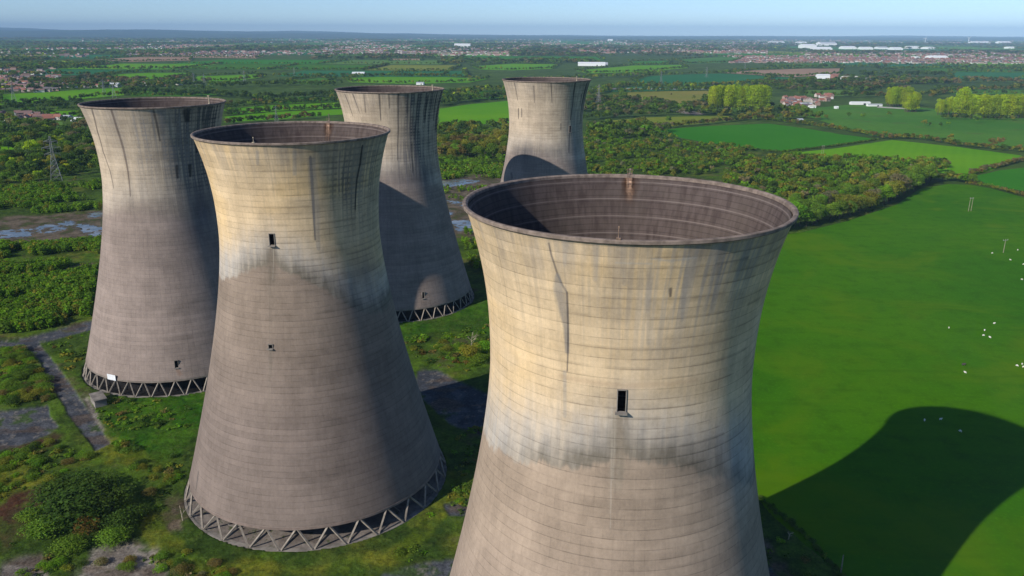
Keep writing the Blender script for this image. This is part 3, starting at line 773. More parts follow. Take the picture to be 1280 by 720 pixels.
PCOL = {'mud': ((.085, .066, .042), (.15, .12, .085)), 'asphalt': ((.052, .058, .072), (.090, .096, .110)), 'rubble': ((.15, .13, .115), (.27, .24, .21)),
        'rust': ((.075, .035, .020), (.055, .045, .020)), 'moss': ((.085, .125, .010), (.15, .16, .016)), 'vivid': ((.026, .090, .004), (.050, .125, .006)), 'pale': ((.075, .13, .03), (.11, .15, .04))}
def site_ground():
    nx, ny = 860, 640
    v = np.linspace(0, 1, ny); Yc = 78 * (820 / 78) ** v; u = np.linspace(-.76, .46, nx)
    U, Y = np.meshgrid(u, Yc); X = U * Y * 1.0 - np.maximum(0, 200 - Y) * .25 * (U < 0) * 0
    X = U * (Y + 12)
    n1 = fbm(X / 22 + 50, Y / 22 + 50, 201, 4); n2 = fbm(X / 6 + 90, Y / 6 + 20, 202, 4); n3 = fbm(X / 1.7 + 10, Y / 1.7 + 70, 203, 3); n4 = fbm(X / 55 + 10, Y / 40 + 33, 204, 4)
    def mixc(c, col, m): return c + (np.array(col) - c) * np.clip(m, 0, 1)[..., None]
    c = np.zeros(X.shape + (3,)) + np.array((.042, .080, .010))
    c = mixc(c, (.070, .130, .011), sstep(.42, .60, n1))
    c = mixc(c, (.140, .155, .020), sstep(.52, .66, n4) * .7 * sstep(.35, .6, n2))
    c = mixc(c, (.095, .070, .045), sstep(.60, .70, n2 * .5 + n1 * .5) * .65)
    c = mixc(c, (.026, .052, .008), sstep(.52, .66, fbm(X / 9 + 5, Y / 9 + 9, 209, 4)) * .75)
    c = mixc(c, (.080, .12, .02), sstep(.56, .72, n3) * .55)
    P = np.stack([X, Y], -1).reshape(-1, 2)
    jx = (fbm(X / 7 + 3, Y / 7, 301, 4) - .5); jy = (fbm(X / 7 + 33, Y / 7 + 9, 302, 4) - .5)
    hgt = .06 + .55 * n2 * sstep(.3, .7, n1) + .35 * n3
    flat = np.zeros(X.shape)
    def mask(px, amp):
        Q_ = poly(px); A_ = np.array(Q_); lo, hi = A_.min(0) - 4 * amp, A_.max(0) + 4 * amp
        J = np.stack([X + jx * amp * 5, Y + jy * amp * 6], -1).reshape(-1, 2)
        ok = (J[:, 0] > lo[0]) & (J[:, 0] < hi[0]) & (J[:, 1] > lo[1]) & (J[:, 1] < hi[1]); r_ = np.zeros(len(J), bool)
        if ok.any(): r_[ok] = inside(J[ok], Q_)
        return r_.reshape(X.shape).astype(float)
    def soft(m, n=1):
        for _ in range(n):
            m = (m + np.roll(m, 1, 0) + np.roll(m, -1, 0) + np.roll(m, 1, 1) + np.roll(m, -1, 1)) / 5
        return m
    for kind, px, amp in PATCHES:
        hard = kind in ('asphalt',)
        m = soft(mask(px, amp * (.45 if hard else 1.3)), 1 if hard else 5)
        a_, b_ = PCOL[kind]; col = np.array(a_) + (np.array(b_) - np.array(a_)) * sstep(.35, .65, n2)[..., None]
        if kind in ('asphalt', 'rubble'):
            col = mixc(col, (.045, .085, .012), sstep(.64, .74, n2) * .8); col = mixc(col, (.20, .18, .16), sstep(.64, .74, n3) * .7)
            col = mixc(col, (.10, .07, .05), sstep(.58, .68, fbm(X / 11, Y / 5 + 7, 222, 3)) * .6); flat = np.maximum(flat, m)
            mm = m
        elif kind == 'mud': mm = m * (.45 + .9 * sstep(.3, .55, n2)); flat = np.maximum(flat, m * .8)
        else: mm = m * (.55 + .6 * sstep(.3, .6, n1)) * (1 - .5 * sstep(.55, .7, n3))
        c = mixc_a(c, col, mm)
    wm = np.zeros(X.shape)
    for px in WATERS: wm = np.maximum(wm, soft(mask(px, 2.2), 3))
    hgt = hgt * (1 - flat) + .10 * flat
    hgt = np.where(wm > .02, hgt * (1 - wm) + wm * (.0 + .26 * sstep(.45, .80, fbm(X / 5 + 7, Y / 3 + 2, 340, 4))), hgt)
    c = mixc(c, (.11, .095, .075), sstep(.0, .3, wm) * .8)
    for Q_ in FIELD_POLY:
        A_ = np.array(Q_); 
        if A_[:, 1].min() > 900: continue
        f_ = inside(P, Q_).reshape(X.shape); hgt = np.where(f_, -.4, hgt)
    hgt[0], hgt[-1], hgt[:, 0], hgt[:, -1] = -.3, -.3, -.3, -.3
    fade = sstep(820, 640, Y); hgt = np.where(hgt > 0, hgt * (.35 + .65 * fade), hgt)
    for (tx, ty) in TPOS: hgt = np.where((X - tx) ** 2 + (Y - ty) ** 2 < (R_G + .2) ** 2, np.minimum(hgt, .0), hgt)
    V = np.stack([X, Y, hgt], -1).reshape(-1, 3); r_ = np.arange(ny - 1)[:, None] * nx; j = np.arange(nx - 1)[None]
    Q = np.stack([r_ + j, r_ + j + 1, r_ + nx + j + 1, r_ + nx + j], -1).reshape(-1, 4)
    g = N('site_turf_and_rubble', .95, .08); p = g.pos()
    k = g.math('ADD', g.ramp(g.noise(p, 1.3, 4, .7), .3, .75, .62, 1.30), g.ramp(g.noise(p, .25, 4, .65), .3, .7, -.22, .22))
    sc_ = g.n('ShaderNodeVectorMath', operation='SCALE'); g.set(sc_.inputs[0], g.attr('tint')); g.set(sc_.inputs[3], k); g.bump(g.noise(p, 1.0, 4, .7), .5, .5)
    o = obj_of('rough_grass', np_mesh('rough_grass', V, Q, g.out(sc_.outputs[0]), c.reshape(-1, 3), True)); o['kind'] = 'structure'
def mixc_a(c, col, m): return c + (col - c) * np.clip(m, 0, 1)[..., None]
site_ground()
for k_, px in enumerate(WATERS): sheet('water', wobble(poly(px), 2.0, 8, 20 + k_), M['water'], .13 + .002 * k_)

# far ridge of low hills closing the view
def hills():
    nx, ny = 420, 40; xs = np.linspace(-23000, 23000, nx); ys = np.linspace(15500, 34000, ny)
    X, Y = np.meshgrid(xs, ys); u = np.clip((Y - 15500) / 18500, 0, 1)
    left = sstep(-1000, -14000, X)
    Z = (40 + 150 * fbm(X / 3800 + 40, Y / 5200, 3, 4)) * sstep(0, .55, u) * (.42 + 1.05 * left + .3 * vnoise(X / 6000 + 9, Y * 0, 2)) - 6
    V = np.stack([X, Y, Z], -1).reshape(-1, 3); r = np.arange(ny - 1)[:, None] * nx; j = np.arange(nx - 1)[None]
    Q = np.stack([r + j, r + j + 1, r + nx + j + 1, r + nx + j], -1).reshape(-1, 4)
    g = N('hill_woods_and_fields', .95, .05); p = g.pos()
    c = g.mix(g.ramp(g.noise(p, .0011, 6, .65), .4, .6), (.018, .035, .014), (.04, .075, .022))
    o = obj_of('hills', np_mesh('hills', V, Q, g.out(c), None, True)); o['kind'] = 'structure'
hills()

# ------------------------------------------------------------------ foliage
def leaf_quads(cen, nrm, size, rng):
    """one small uneven leaf-clump face at each centre"""
    n = len(cen); nrm = nrm + rng.normal(0, .55, nrm.shape); nrm /= np.linalg.norm(nrm, axis=1)[:, None] + 1e-9
    a = np.cross(nrm, rng.normal(0, 1, nrm.shape)); a /= np.linalg.norm(a, axis=1)[:, None] + 1e-9
    b = np.cross(nrm, a); s = (size * rng.uniform(.6, 1.35, n))[:, None]
    k = rng.uniform(.55, 1.0, (n, 4, 1))
    V = np.stack([cen + a * s * k[:, 0], cen + b * s * k[:, 1] * .8, cen - a * s * k[:, 2], cen - b * s * k[:, 3] * .8], 1)
    return V.reshape(-1, 3), np.arange(n * 4).reshape(n, 4)
def crown(kind, n, seed, size):
    """unit tree: height about 1, width about .9; returns verts, quads, tint"""
    rng = np.random.default_rng(seed)
    if kind == 'poplar':
        L = [(rng.uniform(-.05, .05), rng.uniform(-.05, .05), z, .15 + .07 * math.sin(PI * (z - .1) / .9), .12) for z in np.linspace(.2, .92, 8)]
    elif kind == 'conifer':
        L = [(0, 0, z, .30 * (1.05 - z) + .03, .09) for z in np.linspace(.12, .95, 8)]
    elif kind == 'shrub':
        L = [(rng.uniform(-.33, .33), rng.uniform(-.33, .33), rng.uniform(.18, .55), rng.uniform(.20, .34), rng.uniform(.2, .34)) for _ in range(7)] + [(0, 0, .35, .42, .36)]
    else:
        L = [(0, 0, .60, .30, .30)]
        for k in range(9):
            t = k * 2.4 + rng.uniform(-.4, .4); r = rng.uniform(.14, .30)
            L.append((r * math.cos(t), r * math.sin(t), rng.uniform(.34, .80), rng.uniform(.13, .22), rng.uniform(.12, .20)))
    wts = np.array([l[3] ** 2 for l in L]); wts /= wts.sum(); idx = rng.choice(len(L), n, p=wts); L = np.array(L)[idx]
    d = rng.normal(0, 1, (n, 3)); d /= np.linalg.norm(d, axis=1)[:, None]; d[:, 2] = np.where(d[:, 2] < -.35, -d[:, 2], d[:, 2])
    q = rng.uniform(.72, 1.06, n)[:, None]
    cen = L[:, :3] + d * q * np.stack([L[:, 3], L[:, 3], L[:, 4]], 1)
    cen[:, 2] = np.maximum(cen[:, 2], .04)
    V, Q = leaf_quads(cen, d, size, rng)
    cl = rng.uniform(.78, 1.22, len(wts))[idx]; t = cl * rng.uniform(.82, 1.18, n)
    T = np.repeat(np.stack([t * rng.uniform(.9, 1.12, n), t, t * .95], 1), 4, 0)
    return V, Q, T
def trunk_mesh(kind, seed):
    b = MB(); r = random.Random(seed); top = {'broad': .62, 'poplar': .9, 'conifer': .9, 'shrub': .3}[kind]; r0 = {'shrub': .02}.get(kind, .026)
    pts = [(0, 0, -.02), (r.uniform(-.01, .01), r.uniform(-.01, .01), top * .4), (r.uniform(-.03, .03), r.uniform(-.03, .03), top)]
    b.bar(pts[0], pts[1], r0, r0 * .75, 7); b.bar(pts[1], pts[2], r0 * .75, r0 * .3, 7)
    for k in range(5 if kind in ('broad', 'shrub') else 2):
        t = k * 1.3 + r.uniform(0, 1); q = .2 if kind != 'poplar' else .07; z0 = top * r.uniform(.3, .7)
        b.bar((0, 0, z0), (q * math.cos(t), q * math.sin(t), z0 + .16), r0 * .5, r0 * .18, 5)
    return b
LOD = {}
for kind in ('broad', 'poplar', 'conifer', 'shrub'):
    for lod, (n, s) in enumerate(((1500, .034), (420, .062), (110, .115), (26, .22))):
        if kind in ('poplar',): s *= .75
        for v in range(4 if lod < 3 else 6): LOD[(kind, lod, v)] = crown(kind, n, hash((len(kind), lod, v)) % 9999, s)
PRO = {}
def proto_mesh(kind, v, lod=0):
    if (kind, v, lod) not in PRO:
        V, Q, T = LOD[(kind, lod, v)]
        tb = trunk_mesh(kind, v); me = bpy.data.meshes.new('trunk'); me.from_pydata(tb.v, [], tb.f); me.materials.append(M['trunk'])
        PRO[(kind, v, lod)] = (np_mesh('crown', V, Q, M['leaf'], T), me)
    return PRO[(kind, v, lod)]

COL = {'green': (.100, .190, .020), 'dark': (.050, .104, .016), 'olive': (.165, .190, .026), 'lime': (.26, .38, .014), 'blue': (.062, .125, .034),
       'brown': (.145, .130, .045), 'bright': (.105, .240, .012), 'grey': (.150, .155, .090), 'gold': (.18, .12, .025), 'purple': (.030, .014, .022)}
COL = {k: (c[0] * 1.5, c[1] * 1.36, c[2] * 1.1) for k, c in COL.items() if k != 'gold'} | {'gold': COL['gold']}
WORD = {'green': 'mid green', 'dark': 'dark green', 'olive': 'olive green', 'lime': 'lime green', 'blue': 'bluish green', 'brown': 'brownish', 'bright': 'bright green', 'grey': 'greyish', 'gold': 'yellow', 'purple': 'dark purple'}
TREES = []     # kind, x, y, height, width, colour word, group, place phrase
def put(kind, x, y, h, wd, col, group, place, label=None):
    for (tx, ty) in TPOS:
        if (x - tx) ** 2 + (y - ty) ** 2 < (R_G + 2 + wd * .4) ** 2: return
    TREES.append((kind, x, y, h, wd, col, group, place, label))
def pick(r, table):
    t = r.random() * sum(w_ for _, w_ in table)
    for c, w_ in table:
        t -= w_
        if t <= 0: return c
    return table[0][0]
MIXED = [('green', 4), ('dark', 3), ('olive', 2.0), ('blue', 2), ('bright', 1.0), ('brown', .4), ('lime', .25), ('grey', .5)]
def hedge_px(pts, hmin, hmax, table, group, place, step=.55, kind='broad', jit=1.5, seed=0, skip=0.0):
    r = random.Random(seed + len(TREES)); P = poly(pts)
    for (a, b) in zip(P[:-1], P[1:]):
        L = math.hypot(b[0] - a[0], b[1] - a[1]); t = 0
        while t < L:
            h = r.uniform(hmin, hmax) if r.random() < .8 else r.uniform(hmin * .7, hmax * 1.25)
            if r.random() > skip: put(kind, a[0] + (b[0] - a[0]) * t / L + r.uniform(-jit, jit), a[1] + (b[1] - a[1]) * t / L + r.uniform(-jit, jit), h, h * r.uniform(.8, 1.15), pick(r, table), group, place)
            t += h * step * r.uniform(.7, 1.3)
def wood_px(pts, n, hmin, hmax, table, group, place, kind='broad', seed=0, thr=None, sc_n=.02, wr=(.8, 1.15)):
    P = poly(pts); A = np.array(P); lo, hi = A.min(0), A.max(0); r = random.Random(seed); c = 0; k = 0
    while c < n and k < n * 30:
        k += 1; x, y_ = r.uniform(lo[0], hi[0]), r.uniform(lo[1], hi[1])
        if not inside(np.array([[x, y_]]), P)[0]: continue
        if thr is not None and float(fbm(np.array([x * sc_n + 300]), np.array([y_ * sc_n * 1.6]), seed, 3)[0]) < thr: continue
        h = r.uniform(hmin, hmax); put(kind, x, y_, h, h * r.uniform(*wr), pick(r, table), group, place); c += 1

# line of wood along the big green field
EDGE = [('olive', 4), ('green', 5), ('bright', 1.5), ('grey', .6)]
hedge_px([(962, 292), (1000, 285), (1060, 270), (1110, 252), (1146, 234), (1163, 226)], 9, 15, EDGE, 'trees along the edge of the big green field', 'at the edge of the big green field', .42, 'broad', 3, 1)
hedge_px([(965, 278), (1010, 270), (1060, 254), (1110, 238), (1150, 222)], 10, 15, EDGE, 'trees along the edge of the big green field', 'behind the edge of the big green field', .5, 'broad', 5, 2)
hedge_px([(1160, 228), (1185, 226), (1212, 230)], 6, 10, EDGE, 'trees along the edge of the big green field', 'where hedges meet above the big field', .5, 'broad', 2, 3)
wood_px([(955, 270), (1000, 262), (1050, 248), (1110, 228), (1160, 218), (1190, 214), (1180, 206), (1120, 204), (1050, 202), (990, 198), (955, 205), (900, 220), (905, 232)], 620, 5.5, 9.5, EDGE + [('dark', 1), ('bright', 2)], 'trees of the young wood above the big field', 'inside the young wood above the big field', seed=4)
# scrub wood behind and beside the farthest tower
SCR = [('green', 6), ('bright', 2), ('dark', 1), ('olive', 2.5), ('grey', .6)]
wood_px([(735, 166), (790, 162), (830, 166), (850, 174), (880, 180), (935, 187), (975, 192), (985, 200), (960, 212), (900, 214), (880, 226), (730, 228), (725, 190)], 900, 3.8, 7, SCR, 'bushy young trees of the scrub wood', 'in the scrub wood beyond the front tower', seed=5, thr=.40)
wood_px([(735, 160), (760, 158), (810, 160), (840, 164), (800, 172), (735, 176)], 60, 8, 13, SCR + [('dark', 3)], 'trees along the far side of the scrub wood', 'along the far side of the scrub wood', seed=6)
wood_px([(545, 182), (590, 176), (636, 172), (632, 198), (590, 200), (548, 200)], 130, 9, 15, [('olive', 4), ('green', 3), ('brown', 1.5), ('dark', 1)], 'trees between the two rear towers', 'in the belt between the two rear towers', seed=7)
wood_px([(546, 200), (632, 197), (628, 208), (548, 212)], 90, 4, 7, [('bright', 3), ('green', 3), ('dark', 2)], 'bushes between the two rear towers', 'before the tree belt between the rear towers', kind='shrub', seed=8)
wood_px([(546, 160), (636, 158), (636, 174), (546, 180)], 60, 8, 14, [('dark', 3), ('green', 3), ('olive', 2)], 'trees between the two rear towers', 'behind the belt between the rear towers', seed=9)
# hedges between the far fields
HG = 'hedgerow trees between the fields'
hedge_px([(850, 176), (880, 181), (935, 187), (977, 190.5)], 2.2, 3.2, [('green', 3), ('dark', 3)], HG, 'in the hedge below the deep green field', .7, 'shrub', 1, 10)
hedge_px([(977, 190.5), (1030, 184.5), (1060, 180.5), (1098, 174.5)], 2.2, 3.0, [('dark', 3), ('green', 1)], HG, 'in the low hedge between the two bright fields', .5, 'shrub', .6, 11)
hedge_px([(958, 150), (1000, 156), (1050, 163), (1100, 172), (1140, 173)], 4, 7, [('brown', 2), ('olive', 3), ('dark', 2), ('green', 1)], HG, 'in the hedge behind the deep green field', .5, 'broad', 2, 12)
hedge_px([(1100, 173.5), (1150, 174), (1200, 183), (1240, 187), (1282, 191), (1330, 195)], 4, 7, [('brown', 2.5), ('olive', 3), ('dark', 2.5)], HG, 'in the brown hedge above the bright field', .42, 'broad', 2, 13)
hedge_px([(1212, 219), (1240, 211), (1262, 205.5), (1290, 199), (1330, 193)], 3.5, 5.5, [('brown', 2.5), ('grey', 2), ('olive', 1)], HG, 'in the hedge beside the bright field', .45, 'broad', 1.5, 14)
hedge_px([(1210, 229), (1240, 234), (1280, 245), (1340, 262)], 2.2, 4, [('brown', 2), ('olive', 2), ('green', 1)], HG, 'in the low hedge above the big green field', .5, 'shrub', 1, 15)
hedge_px([(925, 150), (960, 150.5), (1000, 148), (1030, 150)], 7, 11, [('olive', 3), ('brown', 2), ('green', 3)], HG, 'in the tall hedge below the village', .5, 'broad', 5, 16)
hedge_px([(735, 159), (790, 158), (830, 160.5), (880, 156), (925, 151), (960, 149)], 5, 9, [('brown', 2), ('olive', 2), ('dark', 2), ('grey', 1)], HG, 'in the hedge along the narrow yellow field', .5, 'broad', 2, 17)
hedge_px([(735, 150), (770, 147), (830, 144), (900, 143.5), (930, 142)], 8, 12, [('dark', 3), ('blue', 2), ('green', 3), ('grey', 2)], HG, 'in the belt behind the narrow yellow field', .45, 'broad', 6, 18)
for px, py, h, c in ((808, 133, 16, 'green'), (820, 130, 11, 'olive'), (867, 125, 9, 'olive'), (839, 120, 6, 'brown'), (742, 136, 11, 'olive'), (885, 132, 8, 'dark'), (850, 139, 11, 'bright'), (790, 140, 10, 'olive'), (760, 146, 12, 'olive'),
                     (1060, 148, 9, 'green'), (1078, 149, 8, 'green'), (1111, 146, 9, 'green'), (1032, 150, 8, 'olive'), (1155, 158, 9, 'olive'), (1162, 158.5, 6, 'dark'), (1175, 159, 6, 'dark'), (1185, 158, 7, 'green'), (1221, 154, 12, 'green'), (1188, 176, 9, 'olive'), (1240, 183, 10, 'brown'), (1250, 184, 11, 'brown'),
                     (1003, 203, 9, 'brown'), (1045, 207, 11, 'olive'), (835, 154, 11, 'green'), (803, 158, 13, 'olive'), (900, 149, 10, 'olive'), (797, 158, 12, 'brown')):
    x, y_ = G(px, py); put('broad', x, y_, h, h * .95, c, 'lone trees out in the fields', 'standing alone among the far fields')
for px, py in ((736, 164), (742, 165), (750, 166), (758, 166), (766, 166), (775, 164), (786, 165), (795, 166)):
    x, y_ = G(px, py); put('conifer', x, y_, random.uniform(11, 15), 7, 'dark', 'dark conifers near the white cottage', 'in the dark clump near the white cottage')
# lime green poplars
def poplars(px0, px1, py, rows, n, h, place, seed, hh=3):
    r = random.Random(seed)
    for q in range(rows):
        for k in range(n):
            x, y_ = G(px0 + (px1 - px0) * (k + r.uniform(-.2, .2)) / n, py + r.uniform(-.4, .4)); y_ += q * 9
            H_ = h + r.uniform(-hh, hh); put('poplar', x, y_, H_, H_ * r.uniform(.75, 1.0), 'lime', 'lime green poplars in plantations', place)
poplars(892, 962, 138, 3, 16, 35, 'in the lime plantation beyond the front tower', 1)
poplars(1212, 1300, 148, 3, 22, 31, 'in the long plantation behind the meadow', 2, 1.5)
poplars(1176, 1214, 144, 2, 8, 23, 'at the end of the long plantation', 3, 3)
poplars(1112, 1140, 134, 2, 7, 30, 'in the small clump behind the village', 4, 2)
poplars(1198, 1206, 147, 1, 3, 40, 'standing tallest before the long plantation', 5, 2); poplars(1134, 1148, 140, 2, 5, 26, 'beside the white track', 6, 4)
hedge_px([(880, 142), (920, 146), (960, 144), (990, 140), (1010, 146)], 9, 14, [('green', 2), ('blue', 2), ('olive', 2)], HG, 'below the lime plantation', .45, 'broad', 6, 21)
hedge_px([(1180, 149), (1230, 150), (1300, 151)], 6, 9, [('blue', 2), ('dark', 2), ('olive', 1)], HG, 'at the foot of the long plantation', .45, 'broad', 3, 22)
# belts further out, on the plain behind the village
for sd, (pts, hm, hx, tb, st, j) in enumerate((
    ([(740, 120), (780, 108), (830, 110), (870, 110), (900, 108), (960, 106), (990, 107), (1040, 104)], 8, 13, MIXED, .45, 8),
    ([(735, 128), (770, 128), (790, 138), (830, 139), (880, 139), (900, 140)], 9, 13, [('blue', 2), ('dark', 2), ('grey', 2), ('green', 2)], .4, 9),
    ([(985, 108), (1020, 106), (1055, 106), (1080, 104)], 12, 17, [('dark', 3), ('green', 2)], .4, 14),
    ([(1080, 96), (1110, 95), (1150, 95.5), (1190, 95)], 12, 18, [('dark', 3), ('blue', 1), ('green', 1)], .35, 14),
    ([(1100, 107), (1150, 104), (1200, 103), (1250, 103.5), (1300, 104)], 9, 15, [('brown', 2), ('dark', 2), ('grey', 2), ('olive', 1)], .35, 14),
    ([(1110, 122), (1160, 121), (1180, 116), (1220, 113), (1300, 112)], 7, 12, [('brown', 2), ('dark', 2), ('olive', 1)], .5, 10),
    ([(1050, 121), (1068, 122), (1085, 121), (1100, 123)], 9, 14, [('dark', 3), ('brown', 1)], .45, 8),
    ([(1100, 88), (1180, 86), (1290, 85)], 9, 13, [('dark', 2), ('green', 2)], .4, 12),
    ([(960, 84), (1050, 84), (1110, 84.5)], 8, 12, [('dark', 2), ('green', 2)], .4, 12),
    ([(640, 104), (735, 98), (770, 97), (830, 92)], 9, 13, MIXED, .4, 15),
    ([(545, 133), (580, 127), (632, 122)], 10, 15, [('dark', 3), ('green', 3), ('blue', 1)], .35, 14),
    ([(545, 128), (590, 116), (632, 113)], 9, 14, [('green', 3), ('lime', .7), ('dark', 3), ('olive', 2)], .3, 25),
    ([(0, 134), (60, 132), (100, 129)], 8, 11, [('dark', 4), ('blue', 2)], .35, 12), ([(0, 139), (60, 136), (108, 133)], 8, 11, [('dark', 4), ('blue', 2)], .35, 12),
    ([(160, 116), (280, 121), (330, 125), (425, 119)], 9, 13, [('dark', 3), ('blue', 2), ('green', 1)], .35, 12), ([(270, 110), (340, 107), (420, 107)], 10, 14, [('dark', 3), ('green', 2)], .32, 25),
    ([(278, 134), (330, 129), (425, 126)], 6, 9, [('dark', 3), ('brown', 1)], .45, 6), ([(278, 145), (350, 139), (430, 136)], 4, 7, [('dark', 3), ('brown', 1)], .5, 4), ([(278, 156), (330, 152), (400, 148)], 7, 10, [('dark', 3), ('brown', 1)], .45, 6),
    ([(0, 112), (60, 112), (110, 110), (155, 108.5), (260, 107)], 8, 12, [('dark', 3), ('blue', 2), ('green', 2)], .4, 10))):
    hedge_px(pts, hm, hx, tb, 'belts of trees across the far plain', 'in a belt across the far plain', st, 'broad', j, 30 + sd)
# left middle distance: woods round the hamlet and the near side of the plain
LW = [('dark', 4), ('green', 4), ('blue', 1.5), ('olive', 1.5), ('lime', .6)]
wood_px([(0, 150), (40, 158), (60, 160), (62, 176), (120, 168), (122, 205), (60, 214), (0, 225)], 230, 8, 14, LW, 'trees of the wood behind the lagoon', 'in the wood behind the lagoon', seed=50, thr=.33)
wood_px([(0, 205), (30, 205), (125, 190), (126, 215), (70, 226), (30, 232), (0, 244)], 110, 6, 10, LW, 'trees of the wood behind the lagoon', 'before the wood behind the lagoon', seed=51, thr=.35)
for px, py, h, c in ((44, 197, 17, 'lime'), (38, 196, 15, 'green'), (54, 195, 13, 'olive'), (30, 176, 12, 'green'), (12, 172, 12, 'dark'), (60, 158, 11, 'green'), (88, 196, 12, 'olive'), (105, 198, 11, 'olive')):
    x, y_ = G(px, py); put('broad', x, y_, h, h * 1.15, c, 'trees of the wood behind the lagoon', 'standing out from the wood behind the lagoon')

for fi, (k_, px) in enumerate(FIELDS):
    if fi >= 5 and max(q[1] for q in px) < 150:
        hedge_px(px + px[:1], 6, 10, [('dark', 4), ('green', 3), ('blue', 2), ('olive', 1)], 'belts of trees across the far plain', 'on the edge of a far field', .75, 'broad', 3, 300 + fi, .12)
# random hedges and woods of the wider plain
r = random.Random(77)
for (a, b, yy) in HEDGE_LINES:
    if r.random() < .12: continue
    L = math.hypot(b[0] - a[0], b[1] - a[1]); t = 0; hb_ = r.uniform(5, 11) * (1 + yy / 15000)
    while t < L:
        h = hb_ * r.uniform(.6, 1.35)
        if r.random() < .85: put('broad', a[0] + (b[0] - a[0]) * t / L + r.uniform(-4, 4), a[1] + (b[1] - a[1]) * t / L + r.uniform(-4, 4), h, h * r.uniform(.9, 1.4), pick(r, MIXED), 'hedgerow trees across the far plain', 'in the hedgerows of the far plain')
        t += h * (.6 if yy < 3000 else .9 + yy / 9000)
def towns(x, y):
    """true where houses stand, so that the wood stays thinner there"""
    px, py, _ = to_px(np.array([[x, y, 0.]])); px, py = px[0], py[0]
    return any(a < px < b and c < py < d for a, b, c, d in TOWN_BOX)
TOWN_BOX = [(160, 325, 63, 70.5), (405, 650, 52, 70), (700, 960, 52, 68), (900, 1120, 69, 80), (1120, 1290, 68, 82), (0, 75, 92, 116), (75, 160, 104, 110.5), (155, 235, 101, 108), (0, 105, 141, 153), (975, 1045, 117, 134)]
for (q, yy) in WOOD_CELLS:
    A = np.array(q); lo, hi = A.min(0), A.max(0); area = (hi[0] - lo[0]) * (hi[1] - lo[1]); hh = r.uniform(8, 13) * (1 + yy / 14000)
    n = int(min(area / ((hh * (.95 + yy / 5000)) ** 2), 420)); tb = MIXED if r.random() < .6 else [('dark', 3), ('brown', 1.5), ('grey', 1), ('green', 1)]
    keep = r.uniform(.45, 1.0)
    for _ in range(n):
        x, y_ = r.uniform(*[lo[0], hi[0]]), r.uniform(lo[1], hi[1])
        if r.random() > keep: continue
        if float(fbm(np.array([x / 160 + 99.]), np.array([y_ / 220]), 8, 2)[0]) < .40: continue
        if towns(x, y_) and r.random() < .3: continue
        if any(inside(np.array([[x, y_]]), P)[0] for P in FIELD_POLY): continue
        h = hh * r.uniform(.65, 1.3); wd = h * r.uniform(.9, 1.3) * (1 + yy / 6000)
        put('broad', x, y_, h, wd, pick(r, tb), 'trees of the far woods', 'in the woods of the far plain')

# near shrubs
for k, (px, py, h, wd, c, lab) in enumerate((
    (100, 650, 9.5, 19, 'dark', None), (70, 628, 7.5, 12, 'dark', None), (140, 640, 8, 12, 'dark', None), (60, 668, 5.5, 10, 'green', None), (125, 622, 8, 11, 'dark', None), (155, 660, 6, 9, 'dark', None), (95, 620, 8, 12, 'dark', None), (140, 678, 4.5, 8, 'green', None), (42, 650, 4, 7, 'green', None), (170, 645, 4, 7, 'dark', None), (85, 688, 4, 8, 'green', None),
    (112, 668, 5.2, 5.5, 'gold', 'small rusty yellow bush growing against the near side of the big dark thicket'))):
    x, y_ = G(px, py); put('shrub', x, y_, h, wd, c, 'bushes of the big dark thicket', 'in the dark thicket beside the second tower', lab)
for px, py, h, c in ((590, 447, 6.5, 'olive'), (575, 440, 4.5, 'bright'), (600, 455, 5, 'green'), (560, 440, 3.5, 'olive'), (606, 440, 5.5, 'bright')):
    x, y_ = G(px, py); put('shrub', x, y_, h, h * 1.25, c, 'bushes between the rear tower and the front one', 'on the grass behind the front tower')
NEAR = [('green', 4), ('bright', 2), ('dark', 2), ('olive', 2), ('brown', .8)]
wood_px([(500, 420), (550, 425), (612, 400), (612, 465), (560, 465), (525, 455)], 90, .8, 2.6, NEAR + [('gold', 1.0)], 'low shrubs between the towers', 'on the rough grass between the towers', 'shrub', 61, None, .02, (1.0, 1.8))
wood_px([(0, 436), (30, 440), (50, 470), (68, 505), (0, 512)], 120, 1.5, 3.6, NEAR, 'low shrubs beside the straight track', 'on the rough ground beside the straight track', 'shrub', 62, None, .02, (1.1, 1.8))
wood_px([(-20, 570), (60, 555), (120, 575), (40, 615), (-20, 640)], 110, .8, 2.4, NEAR, 'low shrubs on the rough ground', 'on the rough ground near the broken slab', 'shrub', 63, .42, .06, (1.1, 1.9))
wood_px([(-20, 660), (40, 690), (100, 705), (240, 690), (330, 730), (200, 760), (-60, 800)], 150, .7, 2.2, NEAR + [('grey', 2), ('brown', 2)], 'low shrubs on the rough ground', 'on the stony ground near the big thicket', 'shrub', 64, .40, .08, (1.1, 1.9))
wood_px([(60, 430), (112, 415), (105, 470), (118, 500), (240, 505), (235, 600), (200, 640), (150, 570), (100, 480)], 130, .7, 2.2, NEAR, 'low shrubs beside the lagoon tower', 'on the grass near the lagoon tower', 'shrub', 65, .5, .05, (1.1, 1.9))
wood_px([(945, 640), (965, 655), (1040, 730), (1040, 790), (930, 790)], 34, .6, 1.6, NEAR + [('dark', 3)], 'low shrubs beside the ditch', 'beside the ditch of the big field', 'shrub', 66, None, .02, (1.1, 1.9))
hedge_px([(948, 624), (975, 645), (1010, 674), (1052, 722), (1090, 760)], 1.0, 1.6, [('dark', 4), ('green', 1)], 'hedge shrubs along the field boundary', 'in the dark hedge of the big field', .5, 'shrub', .5, 67)
wood_px([(560, 560), (612, 520), (612, 560), (580, 640), (560, 690), (470, 730), (560, 610)], 80, .6, 1.8, NEAR, 'low shrubs beside the second tower', 'on the grass between the two sunlit towers', 'shrub', 68, .45, .06, (1.1, 1.9))

